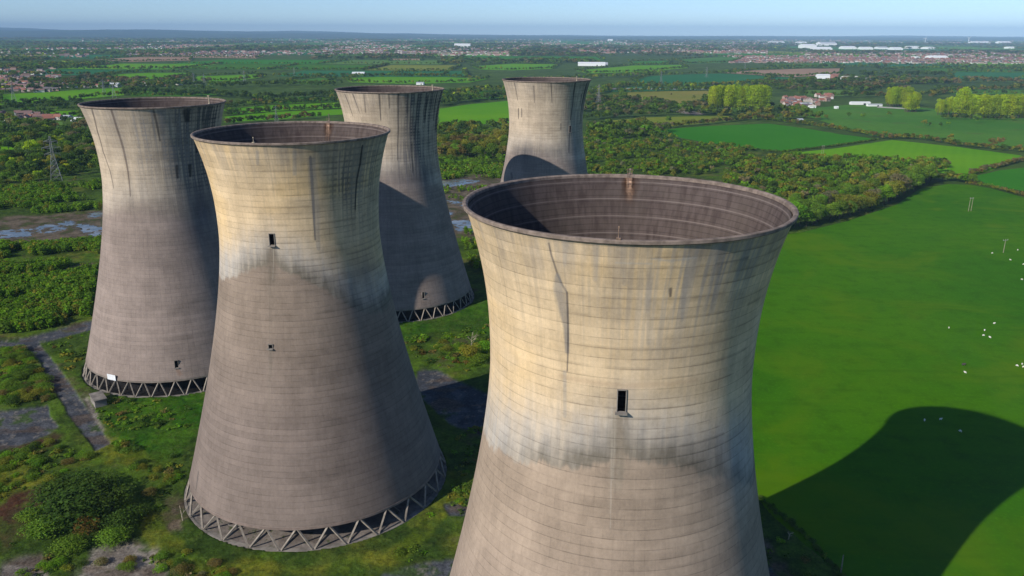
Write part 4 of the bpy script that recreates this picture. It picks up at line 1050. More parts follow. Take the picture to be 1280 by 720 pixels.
# ---- build the trees: the largest of each kind singly, the rest as one mass per kind
NAMES = {'broad': ('broadleaf_tree', 'tree'), 'poplar': ('poplar_tree', 'tree'), 'conifer': ('conifer_tree', 'tree'), 'shrub': ('shrub', 'shrub')}
TA = np.array([(t[1], t[2], 0.0) for t in TREES]); px_, py_, fw_ = to_px(TA)
app = np.array([t[3] for t in TREES]) * F_PX * 1280 / fw_
inv = (px_ > -30) & (px_ < 1310) & (py_ > 30) & (py_ < 760)
# hidden behind a tower?
def hidden(k):
    x, y_ = TREES[k][1], TREES[k][2]; D = math.hypot(x, y_)
    for i, (tx, ty) in enumerate(TPOS):
        d = math.hypot(tx, ty)
        if D < d: continue
        t = (x * tx + y_ * ty) / (D * D); perp = abs(x * ty - y_ * tx) / D
        zl = CAM_H * (1 - min(1, math.hypot(tx, ty) / D)) + 8 * d / D
        if perp < float(rad(np.clip(zl, H_L, 88))) - 3 and zl < 84: return True
    return False
single = set()
for kind in NAMES:
    idx = [k for k in np.argsort(-app) if TREES[k][0] == kind and inv[k]]
    c = 0
    for k in idx:
        if hidden(k): continue
        single.add(int(k)); c += 1
        if c >= 290: break
rt_ = random.Random(3)
OCC = {}
ORD = 'first second third fourth fifth sixth seventh eighth ninth tenth eleventh twelfth thirteenth fourteenth'.split()
def tree_label(k):
    kind, x, y_, h, wd, col, grp, place, lab = TREES[k]
    if lab: return lab
    base = {'broad': 'tree', 'poplar': 'poplar', 'conifer': 'conifer', 'shrub': 'shrub'}[kind]
    hs = GH[(grp, place)]; sz = 'tall ' if h > hs[1] else ('small ' if h < hs[0] else '')
    return f'{sz}{WORD[col]} {base} {place}'
GH = {}
for k in single: GH.setdefault((TREES[k][6], TREES[k][7]), []).append(TREES[k][3])
GH = {g: (np.percentile(v, 30), np.percentile(v, 70)) if len(v) > 2 else (0, 1e9) for g, v in GH.items()}
LAB = {}; BYL = {}
for k in sorted(single): LAB[k] = tree_label(k); BYL.setdefault(LAB[k], []).append(k)
for l_, ks in BYL.items():
    if 1 < len(ks) <= 14:
        for n_, k in enumerate(sorted(ks, key=lambda q: px_[q])): LAB[k] = l_ + ', ' + ORD[n_] + ' from left'
for k in sorted(single):
    kind, x, y_, h, wd, col, grp, place, lab = TREES[k]
    v = rt_.randrange(4); lod = 0 if app[k] > 9 else 1
    cm, tm = proto_mesh(kind, v, lod)
    nm, cat = NAMES[kind]
    base = {'broad': 'tree', 'poplar': 'poplar', 'conifer': 'conifer', 'shrub': 'shrub'}[kind]
    root = empty(nm, (x, y_, 0), rt_.uniform(0, 2 * PI))
    tag(root, LAB[k], cat, grp)
    base_w = .9 if kind in ('broad', 'shrub') else (.42 if kind == 'poplar' else .62)
    if kind == 'poplar': wd = wd * .42
    if kind == 'shrub': wd = max(wd, h * .9)
    s = (wd / base_w, wd / base_w, h)
    c_ = obj_of('crown', cm, root); c_.scale = s
    j = rt_.uniform(.82, 1.2); j2 = rt_.uniform(.9, 1.12)
    c_.color = (COL[col][0] * j * j2, COL[col][1] * j, COL[col][2] * j, 1)
    t_ = obj_of('trunk', tm, root); t_.scale = (h * .9, h * .9, h)
def bake(name, ks, label, cat, extra=None):
    VV = []; QQ = []; TT = []; n = 0; rng = np.random.default_rng(4)
    for k in ks:
        kind, x, y_, h, wd, col, *_ = TREES[k]; a = app[k]
        lod = 1 if a > 22 else (2 if a > 7 else 3)
        V, Q, T = LOD[(kind, lod, int(rng.integers(4 if lod < 3 else 6)))]
        bw = .9 if kind in ('broad', 'shrub') else (.42 if kind == 'poplar' else .62)
        if kind == 'poplar': wd *= .42
        t = rng.uniform(0, 2 * PI); c, s = math.cos(t) * wd / bw, math.sin(t) * wd / bw
        W = np.empty_like(V); W[:, 0] = V[:, 0] * c - V[:, 1] * s + x; W[:, 1] = V[:, 0] * s + V[:, 1] * c + y_; W[:, 2] = V[:, 2] * h
        VV.append(W); QQ.append(Q + n); n += len(V)
        TT.append(T * (np.array(COL[col]) * rng.uniform(.8, 1.2) * np.array([rng.uniform(.9, 1.12), 1, 1])))
    if not VV: return
    o = obj_of(name, np_mesh(name, np.concatenate(VV), np.concatenate(QQ), M['leaf'], np.concatenate(TT)))
    tag(o, label, cat, None, 'stuff'); return o
rest = [k for k in range(len(TREES)) if k not in single and (px_[k] > -150) and (px_[k] < 1430)]
print('TREES', len(TREES), 'single', len(single), 'rest', len(rest))
bake('distant_woodland', [k for k in rest if TREES[k][0] != 'shrub'], 'mass of woods and hedgerow trees covering the plain to the horizon', 'woodland')
bake('low_scrub', [k for k in rest if TREES[k][0] == 'shrub'], 'low bushes scattered on the rough ground round the towers', 'scrub')

# sapling scrub that covers the drained lagoon beds as one mass
def scrub_mass(name, areas, label, seed):
    global TREES, app
    keep = len(TREES); ap = list(app)
    for (pts, n, h0, h1, tb, thr, scn) in areas: wood_px(pts, int(n * 1.7), h0 * 1.15, h1 * 1.25, tb, '', '', 'poplar', seed + len(TREES), thr, scn, (1.2, 1.9))
    new = list(range(keep, len(TREES)))
    app = np.array(ap + [TREES[k][3] * F_PX * 1280 / max(TREES[k][2], 50) for k in new])
    bake(name, new, label, 'scrub'); TREES = TREES[:keep]; app = np.array(ap)
COL['fresh'] = (.18, .34, .014); COL['fresh_dark'] = (.14, .26, .02); SB = [('fresh', 5), ('fresh_dark', 4), ('olive', 1.2)]
scrub_mass('sapling_scrub', [
    ([(-40, 312), (60, 308), (128, 303), (126, 330), (60, 342), (-40, 350)], 700, 2.4, 4.0, SB, .44, .03),
    ([(-40, 356), (60, 350), (122, 338), (118, 370), (60, 384), (-40, 395)], 700, 2.4, 4.2, SB, .40, .03),
    ([(-40, 392), (60, 380), (116, 372), (112, 398), (60, 412), (-40, 424)], 560, 2.4, 4.0, SB, .38, .03),
    ([(-30, 240), (60, 232), (128, 222), (128, 262), (60, 268), (-30, 272)], 520, 2.2, 4.2, SB, .47, .03),
    ([(546, 212), (632, 208), (626, 224), (590, 222), (550, 226)], 260, 2.2, 4.0, SB, .40, .03),
    ([(552, 234), (640, 232), (640, 250), (560, 250)], 70, 1.5, 3.0, SB, .45, .03),
    ([(575, 290), (640, 280), (640, 330), (590, 340), (580, 310)], 110, 1.5, 3.5, SB, .45, .03),
    ], 'thick bright green saplings covering the drained lagoon beds', 500)
#@@THINGS
# ------------------------------------------------------------------ buildings
HOUSES = []
def solid_mesh(parts, name):
    """parts: list of (verts, faces) lists -> MB"""
def house_parts(L, W, Hh, R):
    a, b = L / 2, W / 2
    wall = MB(); wall.add([(-a, -b, 0), (a, -b, 0), (a, b, 0), (-a, b, 0), (-a, -b, Hh), (a, -b, Hh), (a, b, Hh), (-a, b, Hh), (-a, 0, Hh + R), (a, 0, Hh + R)],
             [(0, 1, 5, 4), (2, 3, 7, 6), (3, 0, 4, 8, 7), (1, 2, 6, 9, 5)])
    e = .45; roof = MB(); k = R / b
    for s in (-1, 1):
        y0, y1 = s * (b + e), 0; z0, z1 = Hh - e * k, Hh + R
        q = [(-a - e, y0, z0), (a + e, y0, z0), (a + e, y1, z1 + .02), (-a - e, y1, z1 + .02)]
        q2 = [(x, y_, z + .28) for x, y_, z in q]
        roof.add(q + q2, [(0, 1, 2, 3), (4, 5, 6, 7), (0, 1, 5, 4), (1, 2, 6, 5), (2, 3, 7, 6), (3, 0, 4, 7)])
    return wall, roof
M['pane'] = simple('window_glass', (.03, .035, .045), .1, 1, .15)
M['frame'] = simple('white_frame', (.6, .6, .6), .05, 1)
def tinted(mb, name):
    me = bpy.data.meshes.new(name); me.from_pydata(mb.v, [], mb.f); me.materials.append(M['paint'])
    a = me.attributes.new('tint', 'FLOAT_COLOR', 'POINT'); a.data.foreach_set('color', np.ones(len(mb.v) * 4, np.float32)); return me
H_SH = [(11, 8, 5.2, 3.0), (9, 7.5, 5.2, 2.6), (22, 8, 5.2, 2.8), (14, 8.5, 3.0, 3.0)]
H_ME = [tuple(tinted(m_, n_) for m_, n_ in zip(house_parts(*s), ('wall', 'roof'))) for s in H_SH]
_c = MB(); _c.box(0, 0, 0, .9, .9, 1.8); CH_ME = bpy.data.meshes.new('chimney'); CH_ME.from_pydata(_c.v, [], _c.f); CH_ME.materials.append(M['kerb'])
_c = MB(); _c.box(0, 0, 0, 1.3, .12, 1.2); WI_ME = bpy.data.meshes.new('window'); WI_ME.from_pydata(_c.v, [], _c.f); WI_ME.materials.append(M['pane'])
_c = MB(); _c.box(0, 0, 0, 1.0, .12, 2.0); DO_ME = bpy.data.meshes.new('door'); DO_ME.from_pydata(_c.v, [], _c.f); DO_ME.materials.append(M['frame'])
WALLS = [((.34, .24, .20), 'brick'), ((.50, .45, .41), 'cream'), ((.66, .64, .62), 'white'), ((.30, .21, .18), 'brick'), ((.42, .33, .29), 'pale brick')]
ROOFS = [((.21, .125, .105), 'brown'), ((.15, .13, .14), 'grey'), ((.30, .125, .09), 'red'), ((.24, .15, .135), 'brown')]
ALL_H = []
def house_box(x0, y0, x1, y1, n, place, group, seed, big=1.0, red=0.0):
    r = random.Random(seed)
    for _ in range(n):
        px, py = r.uniform(x0, x1), r.uniform(y0, y1); x, y_ = G(px, py)
        if any(inside(np.array([[x, y_]]), P)[0] for P in FIELD_POLY): continue
        ALL_H.append((x, y_, r.randrange(4), r.choice((0, .1, PI / 2, PI / 2 + .1, .4)) + r.uniform(-.1, .1), r.choice(WALLS), r.choice(ROOFS if r.random() > red else ROOFS[2:3]), big * r.uniform(.85, .9), place, group))
hv = 'houses of the far villages'
house_box(0, 143, 34, 152, 10, 'in the hamlet by the wood', 'houses of the hamlet', 1, 1, .4)
house_box(34, 143, 75, 150, 16, 'in the hamlet beside white sheds', 'houses of the hamlet', 2, 1.0, .5)
house_box(0, 96, 70, 116, 170, 'in the strip field village', 'houses of the village beyond the strip field', 3, .95)
house_box(0, 86, 75, 97, 45, 'in the upper strip field village', 'houses of the village beyond the strip field', 33, .95)
house_box(70, 103, 135, 110, 40, 'at the strip village end', 'houses of the village beyond the strip field', 4, .9)
house_box(155, 101, 235, 107, 50, 'in the strip field row', 'houses of the village beyond the strip field', 5, .9)
house_box(978, 124, 1022, 134, 26, 'in the brick hamlet', 'houses of the brick hamlet', 6, 1.0, .5)
house_box(1018, 117, 1046, 127, 14, 'above the brick hamlet', 'houses of the brick hamlet', 7, 1.0, .4)
for k, (a, b, c, d, n, bg_) in enumerate([(160, 64, 325, 70.5, 480, 1.7), (320, 61, 405, 69, 120, 1.8), (405, 52.5, 520, 68, 620, 2.2), (520, 60, 650, 70, 420, 2.0), (590, 53, 700, 58, 160, 2.8), (640, 54, 740, 63, 220, 2.4), (700, 56, 960, 67, 1100, 2.3),
        (740, 50, 980, 56, 420, 3.2), (905, 70, 1120, 79, 700, 1.6), (1120, 73, 1290, 80, 260, 1.6), (1120, 66, 1290, 73, 200, 2.0), (60, 56, 250, 62, 160, 2.6), (0, 60, 120, 72, 80, 2.0), (1000, 64, 1290, 70, 250, 2.2), (100, 48, 700, 54, 500, 3.8), (900, 47.5, 1290, 55, 600, 3.8), (985, 73, 1290, 76, 200, 1.7)]):
    house_box(a, b, c, d, n, '', '', 100 + k, .55 + bg_ * .36, .2)
HA = np.array([(h[0], h[1], 0) for h in ALL_H]); hx, hy, hf = to_px(HA)
order = [k for k in np.argsort(hf) if ALL_H[k][7]]
ho_single = set(order[:285])
def mk_house(k):
    x, y_, t, rz, wl, rf, s, place, grp = ALL_H[k]
    root = empty('house', (x, y_, 0), rz); tag(root, HLAB[k], 'house', grp)
    w_ = obj_of('wall', H_ME[t][0], root); r_ = obj_of('roof', H_ME[t][1], root)
    w_.color = wl[0] + (1,); r_.color = rf[0] + (1,)
    root.scale = (s, s, s); L, W, Hh, R = H_SH[t]
    if hf[k] < 1500:
        c = obj_of('chimney', CH_ME, r_, (L * .32, 0, Hh + R + .6))
        for sd in (-1, 1):
            for wx in (-.28, .28):
                for wz in ((1.4, 3.9) if Hh > 4 else (1.4,)):
                    if wx > 0 and wz < 2 and sd < 0: obj_of('door', DO_ME, root, (L * .1, -W / 2 - .03, 1.0))
                    obj_of('window', WI_ME, root, (L * wx, sd * (W / 2 + .03), wz))
HLAB = {}; hb2 = {}
for k in sorted(ho_single): hb2.setdefault(f'{ALL_H[k][4][1]} house with a {ALL_H[k][5][1]} roof {ALL_H[k][7]}', []).append(k)
for l_, ks in hb2.items():
    for n_, k in enumerate(sorted(ks, key=lambda q: hx[q])): HLAB[k] = l_ + (', ' + ORD[n_] + ' from left' if 1 < len(ks) <= 14 else '')
for k in sorted(ho_single): mk_house(k)
VV = []; QQ = []; TT = []; n = 0
for k in range(len(ALL_H)):
    if k in ho_single: continue
    x, y_, t, rz, wl, rf, s, *_ = ALL_H[k]; L, W, Hh, R = [q * s for q in H_SH[t]]; a, b = L / 2, W / 2; c, sn = math.cos(rz), math.sin(rz)
    v = np.array([(-a, -b, 0), (a, -b, 0), (a, b, 0), (-a, b, 0), (-a, -b, Hh), (a, -b, Hh), (a, b, Hh), (-a, b, Hh), (-a, 0, Hh + R), (a, 0, Hh + R), (-a, -b, Hh + .02), (a, -b, Hh + .02), (a, b, Hh + .02), (-a, b, Hh + .02), (-a, 0, Hh + R + .05), (a, 0, Hh + R + .05)])
    q = np.array([(0, 1, 5, 4), (2, 3, 7, 6), (3, 0, 4, 7), (1, 2, 6, 5), (10, 11, 15, 14), (12, 13, 14, 15), (7, 4, 8, 8), (5, 6, 9, 9)])[:6]
    W_ = v.copy(); W_[:, 0] = v[:, 0] * c - v[:, 1] * sn + x; W_[:, 1] = v[:, 0] * sn + v[:, 1] * c + y_
    VV.append(W_); QQ.append(q + n); n += 16; T = np.zeros((16, 3)); T[:10] = wl[0]; T[10:] = rf[0]; TT.append(T)
o = obj_of('distant_housing', np_mesh('distant_housing', np.concatenate(VV), np.concatenate(QQ), M['paint'], np.concatenate(TT)))
tag(o, 'speckle of brick and pale houses in the far towns on the plain', 'houses', None, 'stuff')

SHEDS = [  # px, py(base), width px, height px, depth m, wall, roof, label
 (52, 80, 13, 2.2, 30, 'w', 'w', 'white long low shed among the fields, west of its smaller twin'), (67, 79.5, 8, 2.2, 26, 'w', 'w', 'white short low shed beside the longer one among the fields'),
 (139, 109, 15, 4.0, 22, 'w', 'w', 'bright white big building in the middle of the village beyond the strip field'), (91, 110, 5, 2.5, 14, 'w', 'g', 'small white building with grey roof in the far village'),
 (578, 59, 20, 4.0, 60, 'w', 'w', 'large white warehouse at the edge of the far town above the rear tower'), (447, 93.5, 15, 2.0, 30, 'w', 'w', 'low white shed beside brown soil above the hidden rear tower'),
 (525, 106, 9, 2.4, 15, 'w', 'g', 'small pale shed just over the rim of the hidden rear tower'), (740, 82.5, 34, 3.6, 40, 'w', 'w', 'long white factory on the plain above the farthest tower'), (753, 82, 14, 3, 30, 'g', 'g', 'grey factory wing next to the long white factory'),
 (763, 51.5, 6, 2.4, 60, 'w', 'w', 'tiny white warehouse on the skyline above the farthest tower'), (783, 52.5, 3, 1.4, 60, 'w', 'w', 'very small white block near the skyline town'), (345, 58, 5, 1.5, 40, 'w', 'w', 'small white block in the far town beyond the lagoon tower'),
 (1003, 55.5, 12, 2.2, 120, 'w', 'w', 'white warehouse at the near end of the great sheds'), (1013, 60.5, 16, 4, 160, 'w', 'w', 'tallest bright white warehouse of the great sheds'), (1036, 57, 20, 3, 160, 'w', 'g', 'broad white warehouse with grey roof among the great sheds'), (1030, 63, 22, 2.4, 120, 'w', 'w', 'front white warehouse of the great sheds'),
 (972, 55, 18, 2, 120, 'w', 'w', 'long thin white shed standing apart before the great sheds'), (1063, 61.5, 16, 2.2, 120, 'w', 'w', 'white shed following the great sheds along the plain'), (1085, 62, 14, 2.0, 110, 'w', 'w', 'second white shed after the great sheds'), (1105, 61.5, 12, 2.2, 110, 'w', 'g', 'grey roofed shed in the row after the great sheds'), (1123, 62.5, 12, 2.4, 110, 'w', 'w', 'white taller shed in the row after the great sheds'), (1144, 61, 14, 2, 110, 'w', 'w', 'low white shed near the end of the row'), (1164, 61.5, 10, 2, 110, 'w', 'w', 'last white shed of the row under the wind turbines'),
 (1174, 74, 22, 3, 60, 'w', 'w', 'long white warehouse in front of the brown suburb'), (1227, 54.5, 22, 1.8, 120, 'w', 'w', 'thin white shed on the skyline beside the second turbine'), (1257, 54.3, 14, 1.8, 120, 'w', 'w', 'thin white shed at the end of the skyline'), (1266, 61, 8, 2, 90, 'w', 'w', 'small white shed low under the skyline'), (1147, 73, 5, 2, 50, 'w', 'w', 'little white block before the suburb'),
 (1030, 99.5, 15, 6.0, 22, 'w', 'w', 'white farmhouse block beside the brown soil field'), (1044, 98, 7, 5, 14, 'r', 'r', 'red brick building next to the white farmhouse block'), (1064, 100.5, 18, 4.2, 24, 'w', 'c', 'pale cream barn in the farm beyond the village'), (1084, 102.5, 18, 3.8, 24, 'g', 'g', 'grey barn in the farm beyond the village'), (1097, 101, 6, 2.6, 16, 'w', 'w', 'small white shed at the end of the farm'),
 (1076, 131, 24, 3.0, 9, 'w', 'w', 'long white range of stables behind the meadow'), (1094, 133, 18, 1.8, 8, 'w', 'g', 'lower white range continuing the stables'), (788, 162, 6, 4.2, 8, 'w', 'g', 'white gabled cottage among dark conifers above the scrub wood'), (1046, 136, 4, 2.6, 6, 'w', 'w', 'tiny white hut in the meadow below the brick hamlet'), (1001, 152, 6, 2.8, 8, 'g', 'g', 'grey hut in the tall hedge below the brick hamlet'),
 (99, 151.5, 22, 3.0, 14, 'w', 'w', 'long white shed of the hamlet beside the lagoon tower'), (80, 149, 12, 3.5, 12, 'w', 'g', 'white shed with grey roof in the middle of the hamlet'), (44, 155, 8, 3.4, 10, 'w', 'w', 'white garage below the red roofs of the hamlet'), (3, 152, 8, 4, 12, 'w', 'w', 'white building at the end of the hamlet road'),
 (82, 174, 12, 4.0, 14, 'g', 'w', 'pale open shed in the yard behind the lagoon wood'), (97, 171, 16, 3.6, 16, 'w', 'w', 'long white shed in the yard behind the lagoon wood'), (106, 168, 8, 3, 12, 'g', 'g', 'grey shed in the yard behind the lagoon wood'),
 (1008, 133.5, 14, 4, 12, 'r', 'g', 'dark brick block at the near side of the brick hamlet'), (990, 131, 12, 3.4, 12, 'r', 'g', 'long low brick row of the brick hamlet'), (1016, 135, 8, 2.6, 8, 'w', 'c', 'cream shed at the foot of the brick hamlet')]
CW = {'w': (.80, .82, .84), 'g': (.45, .48, .52), 'r': (.34, .16, .12), 'c': (.66, .64, .55)}
for (px, py, wpx, hpx, dep, cw, cr, lab) in SHEDS:
    x, y_ = G(px, py); D = to_px(np.array([[x, y_, 0.]]))[2][0]; f = F_PX * 1280; Wd = wpx * D / f; Hh = max(2.6, hpx * D / f * .85); R_ = min(Wd, dep) * .10 + .4
    wall, roof = house_parts(Wd, dep, Hh, R_)
    root = empty('shed' if Wd < 60 else 'warehouse', (x, y_ + dep / 2, 0), -.0 + (hash((px * 7) % 5) - 2) * .04); tag(root, lab, 'shed' if Wd < 60 else 'warehouse', 'pale sheds and warehouses on the plain')
    o = obj_of('wall', tinted(wall, 'wall'), root); o.color = CW[cw] + (1,)
    o = obj_of('roof', tinted(roof, 'roof'), root); o.color = CW[cr] + (1,)
    b = MB(); dw = min(4.0, Wd * .12); b.box(Wd * .2, -dep / 2 - .06, min(Hh * .7, 4.2) / 2, dw, .14, min(Hh * .7, 4.2)); b.build('door', M['pane'], root)
sheet('path', poly([(1098, 133.2), (1134, 135.2), (1134, 136.6), (1096, 134.6)]), M['white'] if 0 else mat_rubble('chalk_track', (.42, .40, .36), (.5, .48, .44), (.3, .3, .2)), .2)
sheet('road', poly([(740, 110.2), (775, 110), (880, 111.0), (900, 112), (900, 113), (880, 112), (740, 112)]), mat_rubble('pale_road', (.26, .25, .24), (.32, .31, .29), (.2, .2, .15)), .25)
sheet('path', poly([(835, 137), (868, 139.5), (884, 143), (868, 144), (848, 141)]), M['rubble'], .22)

# ------------------------------------------------------------------ pylons, poles, turbines
def make_pylon():
    root = empty('transmission_pylon', (0, 0, 0)); H_ = 36.0; b = MB()
    def w_(z): return 3.4 * (1 - z / 24) + .75 if z < 21 else .95 * (1 - (z - 21) / 30)
    zs = [0, 5.5, 10.5, 14.5, 18, 21, 23.5, 26, 28.5, 31, 33.5, 36]
    for z0, z1 in zip(zs[:-1], zs[1:]):
        a, c = max(w_(z0), .15), max(w_(z1), .12); P0 = [(-a, -a), (a, -a), (a, a), (-a, a)]; P1 = [(-c, -c), (c, -c), (c, c), (-c, c)]
        for k in range(4):
            m = (k + 1) % 4
            b.bar(P0[k] + (z0,), P1[k] + (z1,), .15); b.bar(P0[k] + (z0,), P1[m] + (z1,), .08); b.bar(P0[m] + (z0,), P1[k] + (z1,), .08); b.bar(P1[k] + (z1,), P1[m] + (z1,), .08)
    b.build('lattice_body', M['pale_steel'], root)
    for z, L in ((21.5, 5.5), (26.5, 6.8), (31.5, 5.0)):
        b = MB()
        for s in (-1, 1):
            for yy in (-.7, .7):
                b.bar((s * .6, yy, z), (s * L, 0, z + .6), .11); b.bar((s * .6, yy, z + 2.0), (s * L, 0, z + .6), .10)
            b.bar((s * L * .5, -.4, z + .3), (s * L * .5, .4, z + 1.3), .07)
        o = b.build('cross_arm', M['pale_steel'], root)
        for s in (-1, 1): b2 = MB(); b2.bar((s * L, 0, z + .5), (s * L, 0, z - 1.6), .13, .13, 6); b2.build('insulator', M['kerb'], o)
    return root
def copy_tree(o, parent=None):
    c = o.copy(); C.objects.link(c)
    if parent: c.parent = parent
    for ch in list(o.children): copy_tree(ch, c)
    return c
PY = [(71, 226, 172, 'tall lattice pylon standing in front of the wood behind the lagoon'), (18, 128, 105, 'lattice pylon rising in the bright strip field'), (131, 121, 100, 'lattice pylon just behind the rim of the lagoon tower, the nearer to the village'),
      (143, 122, 102, 'lattice pylon beside its neighbour over the rim of the lagoon tower'), (243, 107, 92, 'lattice pylon in the trees between two strip fields'), (256, 107, 93, 'lattice pylon close behind its neighbour between two strip fields'),
      (306, 104, 89, 'far lattice pylon beyond the sooty rim'), (748, 132, 107, 'lattice pylon beside the rim of the farthest tower'), (826, 107, 90, 'lattice pylon at the edge of the dark teal field'), (883, 97, 84, 'lattice pylon above the dark teal field'),
      (931, 87, 78, 'small far lattice pylon near the pink suburb'), (346, 153, 139, 'lattice pylon seen over the rim of the second tower'), (368, 95, 85, 'pale far pylon beyond the strip fields'), (1130, 72, 65, 'faint far pylon before the great sheds')]
pp = make_pylon(); f = F_PX * 1280
for k, (px, py, top, lab) in enumerate(PY):
    o = pp if k == 0 else copy_tree(pp)
    x, y_ = G(px, py); D = to_px(np.array([[x, y_, 0.]]))[2][0]; s = min(1.5, max(.6, (py - top) * D / f / 36.0 * 1.02))
    o.location = (x, y_, 0); o.rotation_euler = (0, 0, .5 + .1 * (k % 3)); o.scale = (s, s, s); tag(o, lab, 'pylon', 'lattice pylons across the plain')
def pole(px, py, top, lab, cross=True, twin=False):
    x, y_ = G(px, py); D = to_px(np.array([[x, y_, 0.]]))[2][0]; h = (py - top) * D / f
    root = empty('utility_pole', (x, y_, 0), .3); tag(root, lab, 'utility pole', 'utility poles in the fields')
    for s in ((-1, 1) if twin else (0,)):
        b = MB(); b.bar((s * 1.1, 0, 0), (s * 1.1, 0, h), .17, .12, 8); b.build('post', M['wood_pole'], root)
    if cross:
        b = MB(); b.box(0, 0, h - .35, 3.4, .18, .2); o = b.build('crossarm', M['pale_steel'], root)
        for s in (-1.5, 0, 1.5): b = MB(); b.bar((s, 0, h - .25), (s, 0, h + .2), .09, .05, 6); b.build('insulator', M['frame'], o)
pole(1254, 316, 299, 'wooden pole with a crossarm standing in the big field among white sheep')
pole(1212, 264, 247, 'twin post pole standing at the top of the big green field', True, True)
pole(1028, 192, 182, 'twin post pole on the low hedge between the two bright fields', True, True)
pole(1051, 716, 690, 'slim wooden pole in shadow at the dark hedge by the big field', False)
pole(1158, 238 + 110, 329, 'slender pole in the middle of the big green field', True) if 0 else None
def turbine(px, hub_y, base_y, rot, lab):
    x, y_ = G(px, base_y); D = to_px(np.array([[x, y_, 0.]]))[2][0]; h = (base_y - hub_y) * D / f
    root = empty('wind_turbine', (x, y_, 0)); tag(root, lab, 'wind turbine', 'wind turbines on the skyline')
    b = MB(); b.bar((0, 0, 0), (0, 0, h), 3.6, 2.2, 16); b.build('tower', M['white'], root)
    b = MB(); b.box(0, 0, h + 1.6, 4, 12, 4); b.bar((0, -6, h + 1.6), (0, -9, h + 1.6), 2.0, .8, 12); b.build('nacelle', M['white'], root)
    for k in range(3):
        t = rot + k * 2 * PI / 3; L = h * .58; b = MB()
        b.add([(.0, -8.0, 0), (3.6, -7.4, L * .2), (1.0, -7.8, L), (-.3, -8.0, L), (-1.2, -8.2, L * .2), (0, -7.2, 0), (3.6, -7.0, L * .2), (1.0, -7.5, L), (-.3, -7.6, L), (-1.2, -7.6, L * .2)],
              [(0, 1, 2, 3, 4), (9, 8, 7, 6, 5), (0, 5, 6, 1), (1, 6, 7, 2), (2, 7, 8, 3), (3, 8, 9, 4), (4, 9, 5, 0)])
        o = b.build('blade', M['white'], root); o.location = (0, 0, h + 1.6); o.rotation_euler = (0, t, 0)
turbine(1156, 48, 55, .3, 'white wind turbine on the skyline over the row of sheds'); turbine(1210, 48, 54.5, 1.0, 'white wind turbine on the skyline beside the thin sheds')

# ------------------------------------------------------------------ sheep: one skinned body, copied
def skin_body(name, verts, edges, radii, mat):
    me = bpy.data.meshes.new(name); me.from_pydata(verts, edges, []); o = bpy.data.objects.new(name, me); C.objects.link(o)
    o.modifiers.new('s', 'SKIN'); sub = o.modifiers.new('u', 'SUBSURF'); sub.levels = 2
    for k, rd in enumerate(radii): me.skin_vertices[0].data[k].radius = (rd, rd)
    me.skin_vertices[0].data[0].use_root = True
    dg = bpy.context.evaluated_depsgraph_get(); m2 = bpy.data.meshes.new_from_object(o.evaluated_get(dg)); m2.materials.clear(); m2.materials.append(mat)
    bpy.data.objects.remove(o); m2.name = name; return m2
def sheep_mesh(graze):
    hz = .28 if graze else .98
    v = [(0, 0, .66), (.38, 0, .68), (-.40, 0, .66), (.60, 0, .72 if not graze else .58), (.74, 0, hz + (.02 if not graze else .12)), (.90, 0, hz - .06),
         (.36, .15, .40), (.36, .15, .04), (.36, -.15, .40), (.36, -.15, .04), (-.38, .15, .42), (-.44, .15, .22), (-.38, .15, .03), (-.38, -.15, .42), (-.44, -.15, .22), (-.38, -.15, .03), (-.58, 0, .60),
         (.76, .14, hz + .08), (.76, -.14, hz + .08)]
    e = [(0, 1), (0, 2), (1, 3), (3, 4), (4, 5), (1, 6), (6, 7), (1, 8), (8, 9), (2, 10), (10, 11), (11, 12), (2, 13), (13, 14), (14, 15), (2, 16), (4, 17), (4, 18)]
    rd = [.33, .31, .32, .19, .13, .08, .09, .05, .09, .05, .11, .06, .05, .11, .06, .05, .06, .035, .035]
    return skin_body('sheep', v, e, rd, M['wool'])
M['wool'] = simple('wool', (.78, .75, .68), .12, 3)
SM = [sheep_mesh(True), sheep_mesh(False)]
SP = [(1240, 317, 'beside the crossarm pole'), (1263, 325.5, 'just beyond the crossarm pole'), (1272, 313, 'beyond the crossarm pole near the frame edge'), (1279, 331, 'near the frame edge below the crossarm pole'), (1277.5, 350, 'alone below the others near the frame edge'),
      (1186, 410.5, 'alone in the middle of the big field'), (1229, 420, 'in the loose trio, the one with its neighbour touching'), (1237.5, 422.5, 'lowest of the loose trio in the big field'), (1230.5, 413.5, 'topmost of the loose trio in the big field'), (1242.5, 405, 'above the loose trio in the big field'),
      (1271.5, 458, 'next to the pair at the frame edge'), (1277.5, 456, 'upper one of the pair at the frame edge'), (1279, 459.5, 'lower one of the pair at the frame edge'), (1206.5, 466.5, 'between the trio and the shadow'), (1155.5, 526, 'in the shadow, the nearest to the shadow tip'), (1175.5, 525, 'in the shadow, in the middle of three'), (1200.5, 540, 'in the shadow, the farthest in of three')]
for k, (px, py, pl) in enumerate(SP):
    x, y_ = G(px, py); o = obj_of('sheep', SM[k % 2], None, (x, y_, 0)); o.rotation_euler = (0, 0, k * 2.1); s = .68; o.scale = (s, s, s)
    tag(o, 'white sheep ' + pl, 'sheep', 'sheep in the big green field')
M['wool_dark'] = simple('dark_wool', (.08, .07, .065), .2, 3)
bm_ = sheep_mesh(False); bm_.materials.clear(); bm_.materials.append(M['wool_dark'])
x, y_ = G(1204, 457); o = obj_of('sheep', bm_, None, (x, y_, 0)); tag(o, 'dark brown sheep between the white trio and the tower shadow', 'sheep', 'sheep in the big green field')

